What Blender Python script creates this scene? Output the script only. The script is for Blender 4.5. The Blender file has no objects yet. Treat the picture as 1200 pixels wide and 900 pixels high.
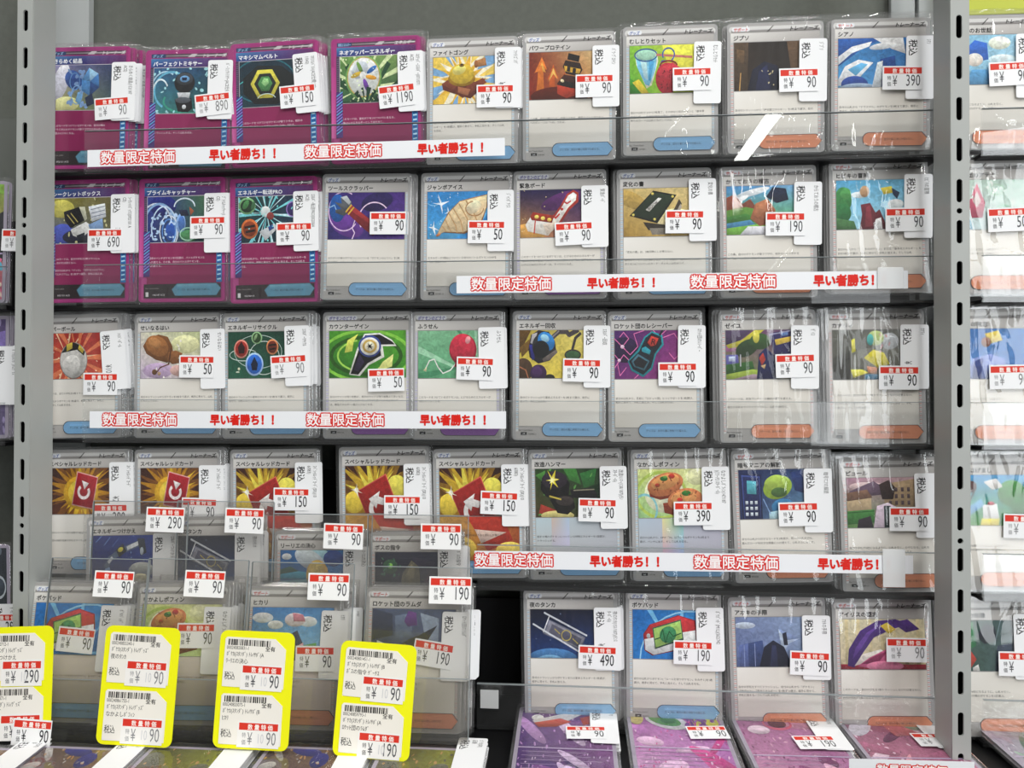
import bpy, bmesh, math, random
from math import sin, cos, pi, radians, atan2
from mathutils import Vector, Matrix, Euler

SC = bpy.context.scene
COL = SC.collection

# ------------------------------------------------------------------ camera
F = 906.0                                   # focal length in pixels of the 1200x900 frame
DIST, YAW, PITCH, ROLL, EYE = .528, radians(4.5), radians(.5), .0025, 1.40
cam_d = bpy.data.cameras.new('camera'); cam = bpy.data.objects.new('camera', cam_d); COL.objects.link(cam)
cam.location = (DIST*sin(YAW), -DIST*cos(YAW), EYE)
cam_d.sensor_width = 36; cam_d.lens = F/1200*36; cam_d.clip_start = .01; cam_d.clip_end = 50
SC.camera = cam
CM = (Matrix.Rotation(YAW, 3, 'Z') @ Matrix.Rotation(pi/2+PITCH, 3, 'X') @ Matrix.Rotation(ROLL, 3, 'Z')); CL = Vector(cam.location)
cam.rotation_euler = CM.to_euler()

# ------------------------------------------------------------------ world, lights, exposure
w = bpy.data.worlds.new('store_interior'); SC.world = w; w.use_nodes = True
nt = w.node_tree; nt.nodes.clear()
wo = nt.nodes.new('ShaderNodeOutputWorld'); bg = nt.nodes.new('ShaderNodeBackground')
tc = nt.nodes.new('ShaderNodeTexCoord'); nz = nt.nodes.new('ShaderNodeTexNoise'); rp = nt.nodes.new('ShaderNodeValToRGB')
nz.inputs['Scale'].default_value = 2.2; nz.inputs['Detail'].default_value = 3
rp.color_ramp.elements[0].position = .35; rp.color_ramp.elements[0].color = (.30, .30, .29, 1)
rp.color_ramp.elements[1].position = .70; rp.color_ramp.elements[1].color = (1, 1, .98, 1)
nt.links.new(tc.outputs['Generated'], nz.inputs['Vector']); nt.links.new(nz.outputs['Fac'], rp.inputs['Fac'])
nt.links.new(rp.outputs['Color'], bg.inputs['Color']); nt.links.new(bg.outputs['Background'], wo.inputs['Surface'])
bg.inputs['Strength'].default_value = .50

def area(name, loc, target, sx, sy, power, col=(1, 1, 1)):
    d = bpy.data.lights.new(name, 'AREA'); d.shape = 'RECTANGLE'; d.size = sx; d.size_y = sy; d.energy = power; d.color = col
    o = bpy.data.objects.new(name, d); COL.objects.link(o); o.location = loc
    o.rotation_euler = (Vector(target)-Vector(loc)).to_track_quat('-Z', 'Y').to_euler()
    return o
# ceiling tubes of the shop, running away from the shelf
for x, y0, p in ((-1.9, -1.0, 11), (-.75, -1.1, 22), (.35, -1.0, 30), (1.4, -1.1, 38), (.98, -3.8, 15), (2.5, -1.0, 42), (2.5, -2.9, 36)):
    area('ceiling_tube', (x, y0, EYE+1.30), (x, y0, 0), .075, 1.25, p, (1, .985, .95))
# the daylit shop front behind the camera on the right
area('shop_window', (2.02, -5.2, EYE+.18), (1.0, 0, EYE), .52, 1.15, 9, (.93, .97, 1))
area('shop_window', (3.2, -4.6, EYE+.1), (1.2, 0, EYE), 1.5, 3.2, 200, (.94, .98, 1))
SC.view_settings.view_transform = 'Standard'; SC.view_settings.look = 'None'
SC.view_settings.exposure = -0.95; SC.view_settings.gamma = 1; SC.view_settings.use_curve_mapping = False
SC.cycles.transparent_max_bounces = 40; SC.cycles.max_bounces = 8; SC.cycles.glossy_bounces = 4

# ------------------------------------------------------------------ helpers
def P(px, py, Y):
    """the point of the upright plane at depth Y that lies on a sight line"""
    d = CM @ Vector(((px-600)/F, (450-py)/F, -1)); t = (Y-CL.y)/d.y
    return CL + d*t
def PZ(px, py, Z):
    d = CM @ Vector(((px-600)/F, (450-py)/F, -1)); t = (Z-CL.z)/d.z
    return CL + d*t

def lin(c):
    if isinstance(c, str): c = [int(c[i:i+2], 16) for i in (0, 2, 4)]
    return tuple((v/255/12.92 if v <= 10 else ((v/255+.055)/1.055)**2.4) for v in c)

def mat(name):
    m = bpy.data.materials.new(name); m.use_nodes = True; m.node_tree.nodes.clear(); return m
def N(m, t): return m.node_tree.nodes.new(t)
def Lk(m, a, b): m.node_tree.links.new(a, b)

def principled(name, col, rough=.5, metal=0, spec=.5, noise=0, scale=60, bump=0):
    m = mat(name); o = N(m, 'ShaderNodeOutputMaterial'); p = N(m, 'ShaderNodeBsdfPrincipled'); Lk(m, p.outputs[0], o.inputs[0])
    c = lin(col); p.inputs['Base Color'].default_value = (*c, 1); p.inputs['Roughness'].default_value = rough
    p.inputs['Metallic'].default_value = metal; p.inputs['Specular IOR Level'].default_value = spec
    if noise or bump:
        t = N(m, 'ShaderNodeTexCoord'); n = N(m, 'ShaderNodeTexNoise'); n.inputs['Scale'].default_value = scale; n.inputs['Detail'].default_value = 4
        Lk(m, t.outputs['Object'], n.inputs['Vector'])
        if noise:
            r = N(m, 'ShaderNodeMix'); r.data_type = 'RGBA'
            r.inputs[6].default_value = (*[v*(1-noise) for v in c], 1); r.inputs[7].default_value = (*[min(1, v*(1+noise)) for v in c], 1)
            Lk(m, n.outputs['Fac'], r.inputs[0]); Lk(m, r.outputs[2], p.inputs['Base Color'])
        if bump:
            b = N(m, 'ShaderNodeBump'); b.inputs['Strength'].default_value = bump; b.inputs['Distance'].default_value = .0004
            Lk(m, n.outputs['Fac'], b.inputs['Height']); Lk(m, b.outputs[0], p.inputs['Normal'])
    return m

def clear(name, ior, rough, haze, tint, boost=1.0):
    """thin clear plastic: see-through, mirror-like by Fresnel, a little milky"""
    m = mat(name); o = N(m, 'ShaderNodeOutputMaterial')
    tr = N(m, 'ShaderNodeBsdfTransparent'); tr.inputs[0].default_value = (*tint, 1)
    di = N(m, 'ShaderNodeBsdfDiffuse'); di.inputs[0].default_value = (.85, .86, .86, 1)
    gl = N(m, 'ShaderNodeBsdfGlossy'); gl.inputs['Roughness'].default_value = rough; gl.inputs[0].default_value = (1, 1, 1, 1)
    # Schlick's curve, the same from either side of the sheet
    fr = N(m, 'ShaderNodeLayerWeight'); fr.inputs[0].default_value = .5
    pw = N(m, 'ShaderNodeMath'); pw.operation = 'POWER'; pw.inputs[1].default_value = 5
    mu = N(m, 'ShaderNodeMath'); mu.operation = 'MULTIPLY_ADD'; f0 = ((ior-1)/(ior+1))**2*boost
    mu.inputs[1].default_value = 1-f0; mu.inputs[2].default_value = f0; mu.use_clamp = True
    a = N(m, 'ShaderNodeMixShader'); a.inputs[0].default_value = haze; b = N(m, 'ShaderNodeMixShader')
    Lk(m, tr.outputs[0], a.inputs[1]); Lk(m, di.outputs[0], a.inputs[2])
    Lk(m, fr.outputs['Facing'], pw.inputs[0]); Lk(m, pw.outputs[0], mu.inputs[0]); Lk(m, mu.outputs[0], b.inputs[0])
    Lk(m, a.outputs[0], b.inputs[1]); Lk(m, gl.outputs[0], b.inputs[2]); Lk(m, b.outputs[0], o.inputs[0])
    return m

# ink on paper: the printed colours are stored per corner
INK = mat('printed_paper'); _o = N(INK, 'ShaderNodeOutputMaterial'); _p = N(INK, 'ShaderNodeBsdfPrincipled'); _a = N(INK, 'ShaderNodeAttribute')
_a.attribute_name = 'ink'
# painted pictures (alpha 0) get brushy variation, plain print (alpha 1) none
_t = N(INK, 'ShaderNodeTexCoord'); _n = N(INK, 'ShaderNodeTexNoise'); _n.inputs['Scale'].default_value = 260; _n.inputs['Detail'].default_value = 5; _n.inputs['Distortion'].default_value = 1.2
_r = N(INK, 'ShaderNodeMapRange'); _r.inputs[1].default_value = .28; _r.inputs[2].default_value = .72; _r.inputs[3].default_value = .68; _r.inputs[4].default_value = 1.22
_x = N(INK, 'ShaderNodeMix'); _x.data_type = 'RGBA'; _x.blend_type = 'MULTIPLY'; _i = N(INK, 'ShaderNodeMath'); _i.operation = 'SUBTRACT'; _i.inputs[0].default_value = 1
Lk(INK, _t.outputs['Object'], _n.inputs['Vector']); Lk(INK, _n.outputs['Fac'], _r.inputs[0]); Lk(INK, _a.outputs['Alpha'], _i.inputs[1]); Lk(INK, _i.outputs[0], _x.inputs[0])
Lk(INK, _a.outputs['Color'], _x.inputs[6]); Lk(INK, _r.outputs[0], _x.inputs[7]); Lk(INK, _x.outputs[2], _p.inputs['Base Color'])
Lk(INK, _p.outputs[0], _o.inputs[0])
_p.inputs['Roughness'].default_value = .55; _p.inputs['Specular IOR Level'].default_value = .25
SLEEVE = clear('soft_sleeve_plastic', 1.48, .05, .02, (.985, .985, .985), 1.0)
SHADE_ACRYL = clear('shade_tinted_acrylic', 1.49, .02, .022, (.905, .90, .89), .8)  # grey tint puts the shade over the lower-left stands into the acrylic
ACRYL = clear('clear_acrylic', 1.49, .01, .012, (.965, .97, .97), .8)
EDGE = principled('acrylic_cut_edge', '8d9496', .25)
STEEL = principled('grey_painted_steel', 'a3a6a3', .42, 0, .5, .05, 35, .05)
STEEL_R = STEEL
SLOTM = principled('slot_shade_black', '050505', .95, 0, .05)  # black that stands in for the shade inside the uprights
BOARD = principled('grey_green_backboard', '5d605a', .75, 0, .3, .16, 220, .25)
BOARD2 = principled('pale_grey_back_strip', 'a4a8a8', .5, 0, .4, .06, 40)
BLACK = principled('black_shelf', '0c0c0e', .5, 0, .3, .1, 50)
LIME = principled('lime_header', 'b7bf2c', .5)
TAPE = clear('frosted_tape', 1.5, .25, .55, (.97, .97, .97))

def link(name, me, m=None, parent=None):
    o = bpy.data.objects.new(name, me); COL.objects.link(o)
    if m: me.materials.append(m)
    if parent: o.parent = parent
    return o
def tag(o, label, cat, group=None, kind=None):
    if label: o['label'] = label
    if cat: o['category'] = cat
    if group: o['group'] = group
    if kind: o['kind'] = kind
    return o
def empty(name, loc, rot=(0, 0, 0)):
    o = bpy.data.objects.new(name, None); COL.objects.link(o); o.location = loc; o.rotation_euler = rot; o.empty_display_size = .01
    return o

def box_mesh(name, boxes, bevel=0):
    bm = bmesh.new()
    for x0, x1, y0, y1, z0, z1 in boxes:
        r = bmesh.ops.create_cube(bm, size=1)
        for v in r['verts']:
            v.co = Vector((x0+(v.co.x+.5)*(x1-x0), y0+(v.co.y+.5)*(y1-y0), z0+(v.co.z+.5)*(z1-z0)))
    if bevel: bmesh.ops.bevel(bm, geom=list(bm.edges), offset=bevel, segments=2, affect='EDGES', profile=.7)
    me = bpy.data.meshes.new(name); bm.to_mesh(me); bm.free(); return me

# ---- glyph outlines, cached
_G = {}
def glyphs(s, bold=0.0, shear=0.0):
    k = (s, bold, shear)
    if k in _G: return _G[k]
    c = bpy.data.curves.new('t', 'FONT'); c.body = s; c.resolution_u = 2; c.offset = bold; c.shear = shear
    o = bpy.data.objects.new('t', c); COL.objects.link(o)
    e = o.evaluated_get(bpy.context.evaluated_depsgraph_get()); m = e.to_mesh()
    vs = [(v.co.x, v.co.y) for v in m.vertices]; fs = [tuple(p.vertices) for p in m.polygons]
    e.to_mesh_clear(); bpy.data.objects.remove(o); bpy.data.curves.remove(c)
    _G[k] = (vs, fs); return _G[k]

def rrect(x0, y0, x1, y1, r, n=5):
    pts = []
    for cx, cy, a in ((x1-r, y0+r, -90), (x1-r, y1-r, 0), (x0+r, y1-r, 90), (x0+r, y0+r, 180)):
        for i in range(n+1):
            t = radians(a+90*i/n); pts.append((cx+r*cos(t), cy+r*sin(t)))
    return pts

def clip(pts, x0, y0, x1, y1):
    for ax, lim, sg in ((0, x0, 1), (0, x1, -1), (1, y0, 1), (1, y1, -1)):
        out = []
        for i in range(len(pts)):
            a, b = pts[i-1], pts[i]; da, db = sg*(a[ax]-lim), sg*(b[ax]-lim)
            if (da >= 0) != (db >= 0):
                t = da/(da-db); out.append((a[0]+(b[0]-a[0])*t, a[1]+(b[1]-a[1])*t))
            if db >= 0: out.append(b)
        pts = out
        if len(pts) < 3: return []
    return pts

class Ink:
    """flat printed sheet in mm, x right, y down; layers step towards the viewer"""
    STEP = .008
    def __init__(s, ox, oy): s.art = 1.0; s.v = []; s.f = []; s.c = []; s.ox = ox; s.oy = oy; s.k = 0
    def slab(s, pts, t, col):
        n = len(pts); b = len(s.v); c = lin(col)
        pts = s._ccw(pts)
        for d in (0, t):
            for x, y in pts: s.v.append(((x-s.ox)/1000, d/1000, (s.oy-y)/1000)); s.c.append((*c, s.art))
        s.f.append(tuple(range(b, b+n))); s.f.append(tuple(range(b+2*n-1, b+n-1, -1)))
        for i in range(n):
            j = (i+1) % n; s.f.append((b+j, b+i, b+n+i, b+n+j))
    def _ccw(s, pts):
        a = sum(pts[i-1][0]*pts[i][1]-pts[i][0]*pts[i-1][1] for i in range(len(pts)))
        return pts[::-1] if a > 0 else pts
    def poly(s, pts, col, up=True):
        if len(pts) < 3: return
        s.k += .25 if up is None else (1 if up else 0)
        b = len(s.v)
        if not isinstance(col, list): pts = s._ccw(pts); cs = [lin(col)]*len(pts)
        else: cs = [lin(c) for c in col]
        for (x, y), c in zip(pts, cs): s.v.append(((x-s.ox)/1000, -s.k*s.STEP/1000, (s.oy-y)/1000)); s.c.append((*c, s.art))
        s.f.append(tuple(range(b, b+len(pts))))
    def grad(s, x0, y0, x1, y1, tl, tr, bl, br, n=6):
        s.k += 1
        mix = lambda a, b, t: tuple(a[i]+(b[i]-a[i])*t for i in range(3))
        hx = lambda c: [int(c[i:i+2], 16) for i in (0, 2, 4)] if isinstance(c, str) else c
        tl, tr, bl, br = map(hx, (tl, tr, bl, br))
        for i in range(n):
            for j in range(n):
                q = []; cs = []
                for u, v in ((i, j+1), (i+1, j+1), (i+1, j), (i, j)):
                    u /= n; v /= n; q.append((x0+(x1-x0)*u, y0+(y1-y0)*v)); cs.append(mix(mix(tl, tr, u), mix(bl, br, u), v))
                s.poly(q, cs, False)
    def rect(s, x0, y0, x1, y1, col): s.poly([(x0, y0), (x1, y0), (x1, y1), (x0, y1)], col)
    def text(s, t, x, y, size, col, bold=0.0, shear=0.0, sx=1.0, align='L', maxw=None, rot=0, up=True, box=None):
        vs, fs = glyphs(t, 0.0, shear)
        if not vs: return
        if abs(bold) > .009:                 # heavier strokes: strike the glyphs again round about
            n = 8 if bold > .05 else (4 if bold > .018 else 1); m = len(vs); v0, f0 = vs, fs; vs = list(v0); fs = list(f0); m0 = m
            for i in range(n):
                a = 2*pi*i/n+.4; b_ = bold if bold > .05 else bold*.8
                vs += [(x_+b_*cos(a), y_+b_*sin(a)) for x_, y_ in v0]; fs += [tuple(j+m*(i+1) for j in f) for f in f0]
        mx = max(v[0] for v in vs); mn = min(v[0] for v in vs)
        if maxw and (mx-mn)*size*sx > maxw: sx = maxw/((mx-mn)*size)
        off = {'L': 0, 'R': -mx, 'C': -(mx+mn)/2}[align]
        if up: s.k += 1
        if abs(bold) <= .009: m0 = len(vs)
        b = len(s.v); c = lin(col); cr, sr = cos(radians(rot)), sin(radians(rot))
        for vi, (vx, vy) in enumerate(vs):
            if vi and vi % m0 == 0: s.k += .25
            dx = (vx+off)*size*sx; dy = -vy*size
            X = x+dx*cr-dy*sr; Y = y+dx*sr+dy*cr
            if box: X = min(max(X, box[0]), box[2]); Y = min(max(Y, box[1]), box[3])
            s.v.append(((X-s.ox)/1000, -s.k*s.STEP/1000, (s.oy-Y)/1000)); s.c.append((*c, s.art))
        for f in fs: s.f.append(tuple(b+i for i in f))
    def mesh(s, name):
        me = bpy.data.meshes.new(name); me.from_pydata(s.v, [], s.f)
        at = me.color_attributes.new('ink', 'FLOAT_COLOR', 'POINT')
        flat = []
        for c in s.c: flat.extend(c)
        at.data.foreach_set('color', flat)
        me.materials.append(INK); me.update(); return me

# ---- picture drawing: 100 x 60 units, y down, clipped to the picture window
def draw(ink, ops, x0, y0, x1, y1, wide=1.0):
    sx = (x1-x0)/100*wide; sy = (y1-y0)/60
    T = lambda p: (x0+p[0]*sx, y0+p[1]*sy); ink.art = 0.0
    def put(pts, col, up=True):
        q = clip([T(p) for p in pts], x0, y0, x1, y1)
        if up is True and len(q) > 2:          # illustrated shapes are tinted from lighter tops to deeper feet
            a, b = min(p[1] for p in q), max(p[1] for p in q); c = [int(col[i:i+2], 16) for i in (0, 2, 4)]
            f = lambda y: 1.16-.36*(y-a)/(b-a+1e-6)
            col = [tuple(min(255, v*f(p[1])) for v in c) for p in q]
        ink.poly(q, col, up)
    def ell(cx, cy, rx, ry, rot=0, n=28):
        c, s_ = cos(radians(rot)), sin(radians(rot))
        return [(cx+rx*cos(2*pi*i/n)*c-ry*sin(2*pi*i/n)*s_, cy+rx*cos(2*pi*i/n)*s_+ry*sin(2*pi*i/n)*c) for i in range(n)]
    for op in ops:
        k, a = op[0], op[1:]
        if k == 'g': ink.grad(x0, y0, x1, y1, *a)
        elif k == 'p': put(a[1], a[0])
        elif k == 'e': put(ell(*a[1:]), a[0])
        elif k == 'l':
            ink.k += 1; col, wd, pts = a
            for i in range(len(pts)-1):
                (ax, ay), (bx, by) = pts[i], pts[i+1]; L = math.hypot(bx-ax, by-ay) or 1
                nx, ny = -(by-ay)/L*wd/2, (bx-ax)/L*wd/2; ex, ey = (bx-ax)/L*wd*.2, (by-ay)/L*wd*.2
                put([(ax+nx-ex, ay+ny-ey), (bx+nx+ex, by+ny+ey), (bx-nx+ex, by-ny+ey), (ax-nx-ex, ay-ny-ey)], col, None)
        elif k == 'r':
            col, cx, cy, rx, ry, wd = a[:6]; a0, a1 = (a[6], a[7]) if len(a) > 7 else (0, 360); n = 30; ink.k += 1
            for i in range(n):
                q = []
                for t, e in ((i, 1), (i+1, 1), (i+1, 0), (i, 0)):
                    th = radians(a0+(a1-a0)*t/n); q.append((cx+(rx-wd*(1-e))*cos(th), cy+(ry-wd*(1-e))*sin(th)))
                put(q, col, False)
        elif k == 'b':
            col, cx, cy, n, r0, r1, spread, seed = a; rd = random.Random(seed); ink.k += 1
            for i in range(n):
                th = 2*pi*(i+rd.uniform(-.25, .25))/n; R = r0+(r1-r0)*rd.random(); d = spread*rd.uniform(.5, 1.2)
                put([(cx+R*cos(th), cy+R*sin(th)), (cx+4*cos(th-pi/2)*d, cy+4*sin(th-pi/2)*d), (cx+4*cos(th+pi/2)*d, cy+4*sin(th+pi/2)*d)], col, None)
        elif k == 'w':      # rays that widen outwards
            col, cx, cy, n, R, half, seed = a; rd = random.Random(seed); ink.k += 1
            for i in range(n):
                th = 2*pi*(i+rd.uniform(-.2, .2))/n; h = half*rd.uniform(.5, 1.3)
                put([(cx, cy), (cx+R*cos(th-h), cy+R*sin(th-h)), (cx+R*cos(th+h), cy+R*sin(th+h))], col, None)
        elif k == 's':      # scattered dabs of printed colour
            col, n, r, seed = a[:4]; bx = a[4] if len(a) > 4 else (0, 0, 100, 60); rd = random.Random(seed); ink.k += 1
            for i in range(n):
                put(ell(rd.uniform(bx[0], bx[2]), rd.uniform(bx[1], bx[3]), r*rd.uniform(.5, 1.4), r*rd.uniform(.3, .8), rd.uniform(0, 180), 9), col, None)
        elif k == 't': 
            q = T((a[2], a[3])); ink.text(a[1], q[0], q[1], a[4]*sy, a[0], a[5] if len(a) > 5 else .02, 0, 1, 'C', None, a[6] if len(a) > 6 else 0)
    ink.art = 1.0

# ------------------------------------------------------------------ printed cards (63 x 88 mm)
STY = {'goods':   ('グッズ', '2b56a8', '7fb0d8', '9cc0d4', 'グッズは、自分の番に何枚でも使える。'),
       'support': ('サポート', 'cf3a2c', 'e2906a', 'cf9a92', 'サポートは、自分の番に1枚しか使えない。'),
       'tool':    ('ポケモンのどうぐ', '4a3aa0', '8a55a0', 'a9a0cc', 'ポケモンのどうぐは、自分の番に何枚でも使える。')}
def body_text(k, rule, x, y, size, col, leads=2.72):
    for i, ln in enumerate(rule):
        if ln: k.text(ln, x, y+i*leads, size, col, .016, maxw=53.2)

def trainer_card(style, title, art, rule, num, foil=0, tint=('f0eee9', 'd8d2c8'), wide=.8):
    word, wc, tabc, tick, tabt = STY[style]
    k = Ink(31.5, 88)
    k.slab(rrect(0, 0, 63, 88, 2.6), .32, 'b9b9b8')
    # silver border with a soft printed sheen
    k.poly(rrect(.15, .15, 62.85, 87.85, 2.5), 'a9a8a8')
    k.grad(2.2, 6.3, 60.6, 87, 'cfccc8', 'a8a5a2', 'b2afac', '9e9b99', 3)
    k.grad(2.2, .8, 60.6, 6.3, 'a8a6a4', 'b4b2b0', 'c4c2bf', 'a5a2a0', 3)
    # header pill
    k.poly(rrect(1.2, 2.3, 61.6, 6.5, 2.0), 'd9d8d6')
    k.grad(2.6, 4.6, 60.6, 6.4, 'b5b3b2', '9a9796', '86827f', '6f6b69', 3)
    k.poly(rrect(3.2, 2.7, 4+3.0*len(word)*.78+1.6, 5.6, 1.3), 'eceef2')
    k.text(word, 4, 5.55, 2.9, wc, .035, .25, maxw=2.35*len(word))
    k.poly([(26.0, 6.4), (26.9, 6.4), (30.6, 2.2), (29.9, 2.2)], '3a3634')
    k.text('トレーナーズ', 59.8, 5.75, 3.15, '171413', .05, .28, 1.0, 'R')
    # title bar
    k.grad(2.4, 6.9, 60.4, 12.7, 'e9e7e4', 'b9b5b2', 'dcd9d5', 'aba7a4', 3)
    k.text(title, 4.0, 11.5, 3.65, '121011', .042, 0, .98, maxw=48)
    # ticked side strips
    for xa, xb in ((2.3, 3.9), (58.9, 60.5)):
        k.rect(xa, 13.2, xb, 82, 'd8d8d8'); k.k += 1
        for i in range(52): k.poly([(xa, 13.6+i*1.3), (xb, 13.6+i*1.3), (xb, 14.25+i*1.3), (xa, 14.25+i*1.3)], tick if i % 2 else 'b4b4b6', False)
    # picture
    k.rect(4.1, 12.9, 58.7, 46.1, '8b8887')
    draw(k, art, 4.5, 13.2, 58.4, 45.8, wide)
    # text panel
    if foil == 1: k.grad(4.3, 46.3, 58.7, 78.5, 'bcd0d8', 'b4b8c0', 'c0b8b4', 'b2b4bc', 4); k.grad(15, 46.3, 27, 66, 'd0b8a8', 'b0c8e0', 'b8b8c8', 'c8c0d8', 4)
    elif foil == 2: k.grad(4.3, 46.3, 58.7, 78.5, 'b8c8d8', 'b8b6c8', 'bcb8b8', 'b0b0b8', 4); k.grad(20, 46.3, 34, 70, 'e8e0a0', '90d0c0', 'd0a8c0', 'a8b8e0', 4)
    else: k.grad(4.3, 46.3, 58.7, 78.5, tint[0], tint[1], tint[1], tint[0], 4)
    if tint[0] == 'c08a3c':
        draw(k, [('g', 'c89a3a', 'a85a2a', 'd8b04a', '8e3a20'), ('e', 'e0c054', 20, 40, 26, 16), ('p', 'a83224', [(34, 0), (80, 0), (92, 30), (60, 44)]), ('p', 'c8b0a4', [(44, 16), (84, 20), (52, 34)]), ('e', 'e8cc60', 88, 44, 18, 12)], 4.3, 46.3, 58.7, 78.5)
    body_text(k, rule, 4.9, 59.6-2.72*max(0, len(rule)-3), 1.72, '1c1a18')
    # foot
    k.text('Illus. '+num[2], 4.0, 81.6, 1.3, '3a3835', .01)
    k.rect(5.6, 82.5, 9.7, 84.4, '2a2a2c'); k.text(num[0], 7.65, 84.0, 1.3, 'e8e8e8', .01, align='C')
    k.text(num[1], 10.4, 84.2, 1.35, '2a2a2a', .01)
    pill = [(61.0, 80.5), (57.4, 84.9), (25.0, 84.9)] + [(24.6+4.3*cos(radians(a)), 80.6+4.3*sin(radians(a))) for a in range(100, 271, 17)] + [(57.4, 76.2)]
    k.poly([(x+(.35 if x > 40 else -.35), y+(.4 if y > 80.6 else -.4)) for x, y in pill], '4a4a50')
    k.poly(pill, tabc); k.grad(25, 77.2, 57.2, 79.2, tabc, tabc, tuple(min(255, int(int(tabc[i:i+2], 16)*1.14)) for i in (0, 2, 4)), tabc, 2)
    k.text(tabt, 25.0, 81.3, 1.65, '2f2a2c', .01, maxw=27)
    k.text('(C)2025 TRAINERS CARD COLLECTION', 42, 87.0, .95, '5a5856', 0, align='C') if 0 else None
    return k.mesh('trainer_card_print')

def ace_card(word, title, art, rule, num, energy=False):
    k = Ink(31.5, 88)
    k.slab(rrect(0, 0, 63, 88, 2.6), .32, 'b03a86')
    k.poly(rrect(.1, .1, 62.9, 87.9, 2.5), 'a52a78')
    k.grad(2, .8, 61, 86.5, 'a2307a', '96246c', 'c04c92', '9a2870', 4)
    k.grad(.4, 20, 3.6, 70, 'b8408c', 'b03080', 'e06ab0', 'c04a94', 3)
    k.poly([(4, 3.0), (60, 3.0), (59, 5.6), (5, 5.6)], '4a3a48')
    k.grad(12, 4.0, 59.5, 4.9, '8a8088', 'e6e2e4', '6a6068', 'a8a0a4', 3)
    k.poly([(31, 5.4), (36, 5.4), (38, 3.2), (34, 3.2)], 'c8c4c6')
    k.poly(rrect(4.2, 3.0, 14.8, 5.9, 1), '223a66'); k.text(word, 5, 5.5, 2.5, '9cc4ea', .03, .2, maxw=9)
    k.text('エネルギー' if energy else 'トレーナーズ', 59.4, 5.6, 2.9, 'e8e4e6', .03, .28, 1, 'R')
    k.grad(4, 6.4, 60, 12.6, '3f86b8', '6a2468', '1f3f86', '57205e', 5)
    k.text(title, 5.6, 11.5, 3.7, 'f8fafc', .042, 0, .98, maxw=46)
    k.rect(6.0, 12.7, 58.6, 46.0, 'd8d4da')
    k.rect(3.8, 12.8, 6.0, 40, '3a2a4a')
    for i in range(18): k.rect(4.0, 14+i*1.5, 5.6, 14.7+i*1.5, '6a5a78')
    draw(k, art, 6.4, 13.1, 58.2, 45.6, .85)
    k.grad(6.2, 46.2, 58.4, 75.2, '86154e', '7e134c', '8e1a56', '821550', 3)
    k.poly([(6.2, 46.2), (36, 46.2), (22, 75.2), (6.2, 75.2)], '8b1a55')
    body_text(k, rule, 7.6, 57.6, 1.75, 'e9d3df')
    # slanted left ribbon and blue right ribbon
    k.rect(3.8, 38, 8.4, 70, '4a2a78')
    for i in range(13): k.poly([(4.0, 40.5+i*2.2), (8.2, 37.4+i*2.2), (8.2, 38.2+i*2.2), (4.0, 41.4+i*2.2)], '8f86d8' if i % 3 else '5fb0e0')
    k.rect(57.2, 46.2, 61.2, 74.5, '1b74b4'); k.k += 1
    rd = random.Random(len(title))
    for i in range(16): k.poly([(57.8, 47.4+i*1.65), (60.4, 46.9+i*1.65), (60.6, 47.6+i*1.65+rd.random()*.6), (57.9, 48.2+i*1.65)], 'bfe4f4' if i % 2 else '0c4a8a', False)
    k.rect(4.2, 75.4, 60.5, 85.2, '2c2226')
    k.text('Illus. '+num[2], 5.4, 78.8, 1.5, '98908f', .01); k.rect(5.6, 81, 7.6, 84.2, 'e4e0e2')
    k.text(num[1], 10.4, 83.6, 1.7, 'd8d2d6', .01)
    k.poly([(24.5, 79.3), (28.5, 75.0), (57.4, 75.0), (60.8, 78.8), (57.4, 84.0), (27.0, 84.0)], '3c5a6a')
    k.poly([(25.0, 79.3), (28.7, 75.4), (57.2, 75.4), (60.4, 78.8), (57.2, 83.6), (27.3, 83.6)], '5d93ac'); k.grad(28.7, 75.8, 57, 78.2, '7fb4c4', '6aa0bc', '5d93ac', '5d93ac', 2)
    k.text('' if energy else 'グッズは、自分の番に何枚でも使える。', 29, 80.2, 1.65, '1f3440', .01, maxw=24)
    return k.mesh('ace_card_print')

def fullart_card(art, seed=1):
    k = Ink(31.5, 88); k.slab(rrect(0, 0, 63, 88, 2.6), .32, 'b8b0c0')
    k.poly(rrect(.15, .15, 62.85, 87.85, 2.5), 'a49cac')
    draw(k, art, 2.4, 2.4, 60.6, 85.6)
    rd = random.Random(seed)
    k.grad(2.4, 52, 60.6, 53.2, 'd8c8dc', 'b0a0c0', 'a890b8', 'b8a8c8', 2)
    for i in range(5): k.rect(5, 57+i*4.6, 5+rd.uniform(32, 50), 57.5+i*4.6, 'a890b0')
    return k.mesh('holo_card_print')

# ------------------------------------------------------------------ price paper
def sticker_print(k, x, y, w, h, price, dark='2a2a2e', ghost=False):
    """the red-headed sale price, printed into sheet k"""
    u = w/25.3
    k.rect(x+.9*u, y+1.0*u, x+w-.5*u, y+5.1*u, 'd8382a')
    for i, ch in enumerate('数量特価'): k.text(ch, x+(6.2+4.1*i)*u, y+4.5*u, 3.3*u, 'fbeee8', .03, 0, .95, up=(i == 0))
    g = '4a4a4e' if dark != '8a8a8c' else '9a9a9c'
    k.text('特', x+2.9*u, y+9.2*u, 3.2*u, g, .01, 0, .8); k.text('価', x+2.9*u, y+13.2*u, 3.2*u, g, .01, 0, .8)
    k.text('¥', x+6.4*u, y+13.2*u, 9.6*u, dark, .0, 0, .54)
    k.text(price, x+w-1.5*u, y+13.2*u, 10.8*u, dark, .014 if dark < '4' else 0, 0, .58, 'R')
    if ghost: k.text('10', x+12*u, y+12.4*u, 8*u, 'd2d2d4', 0, 0, .56)

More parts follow.
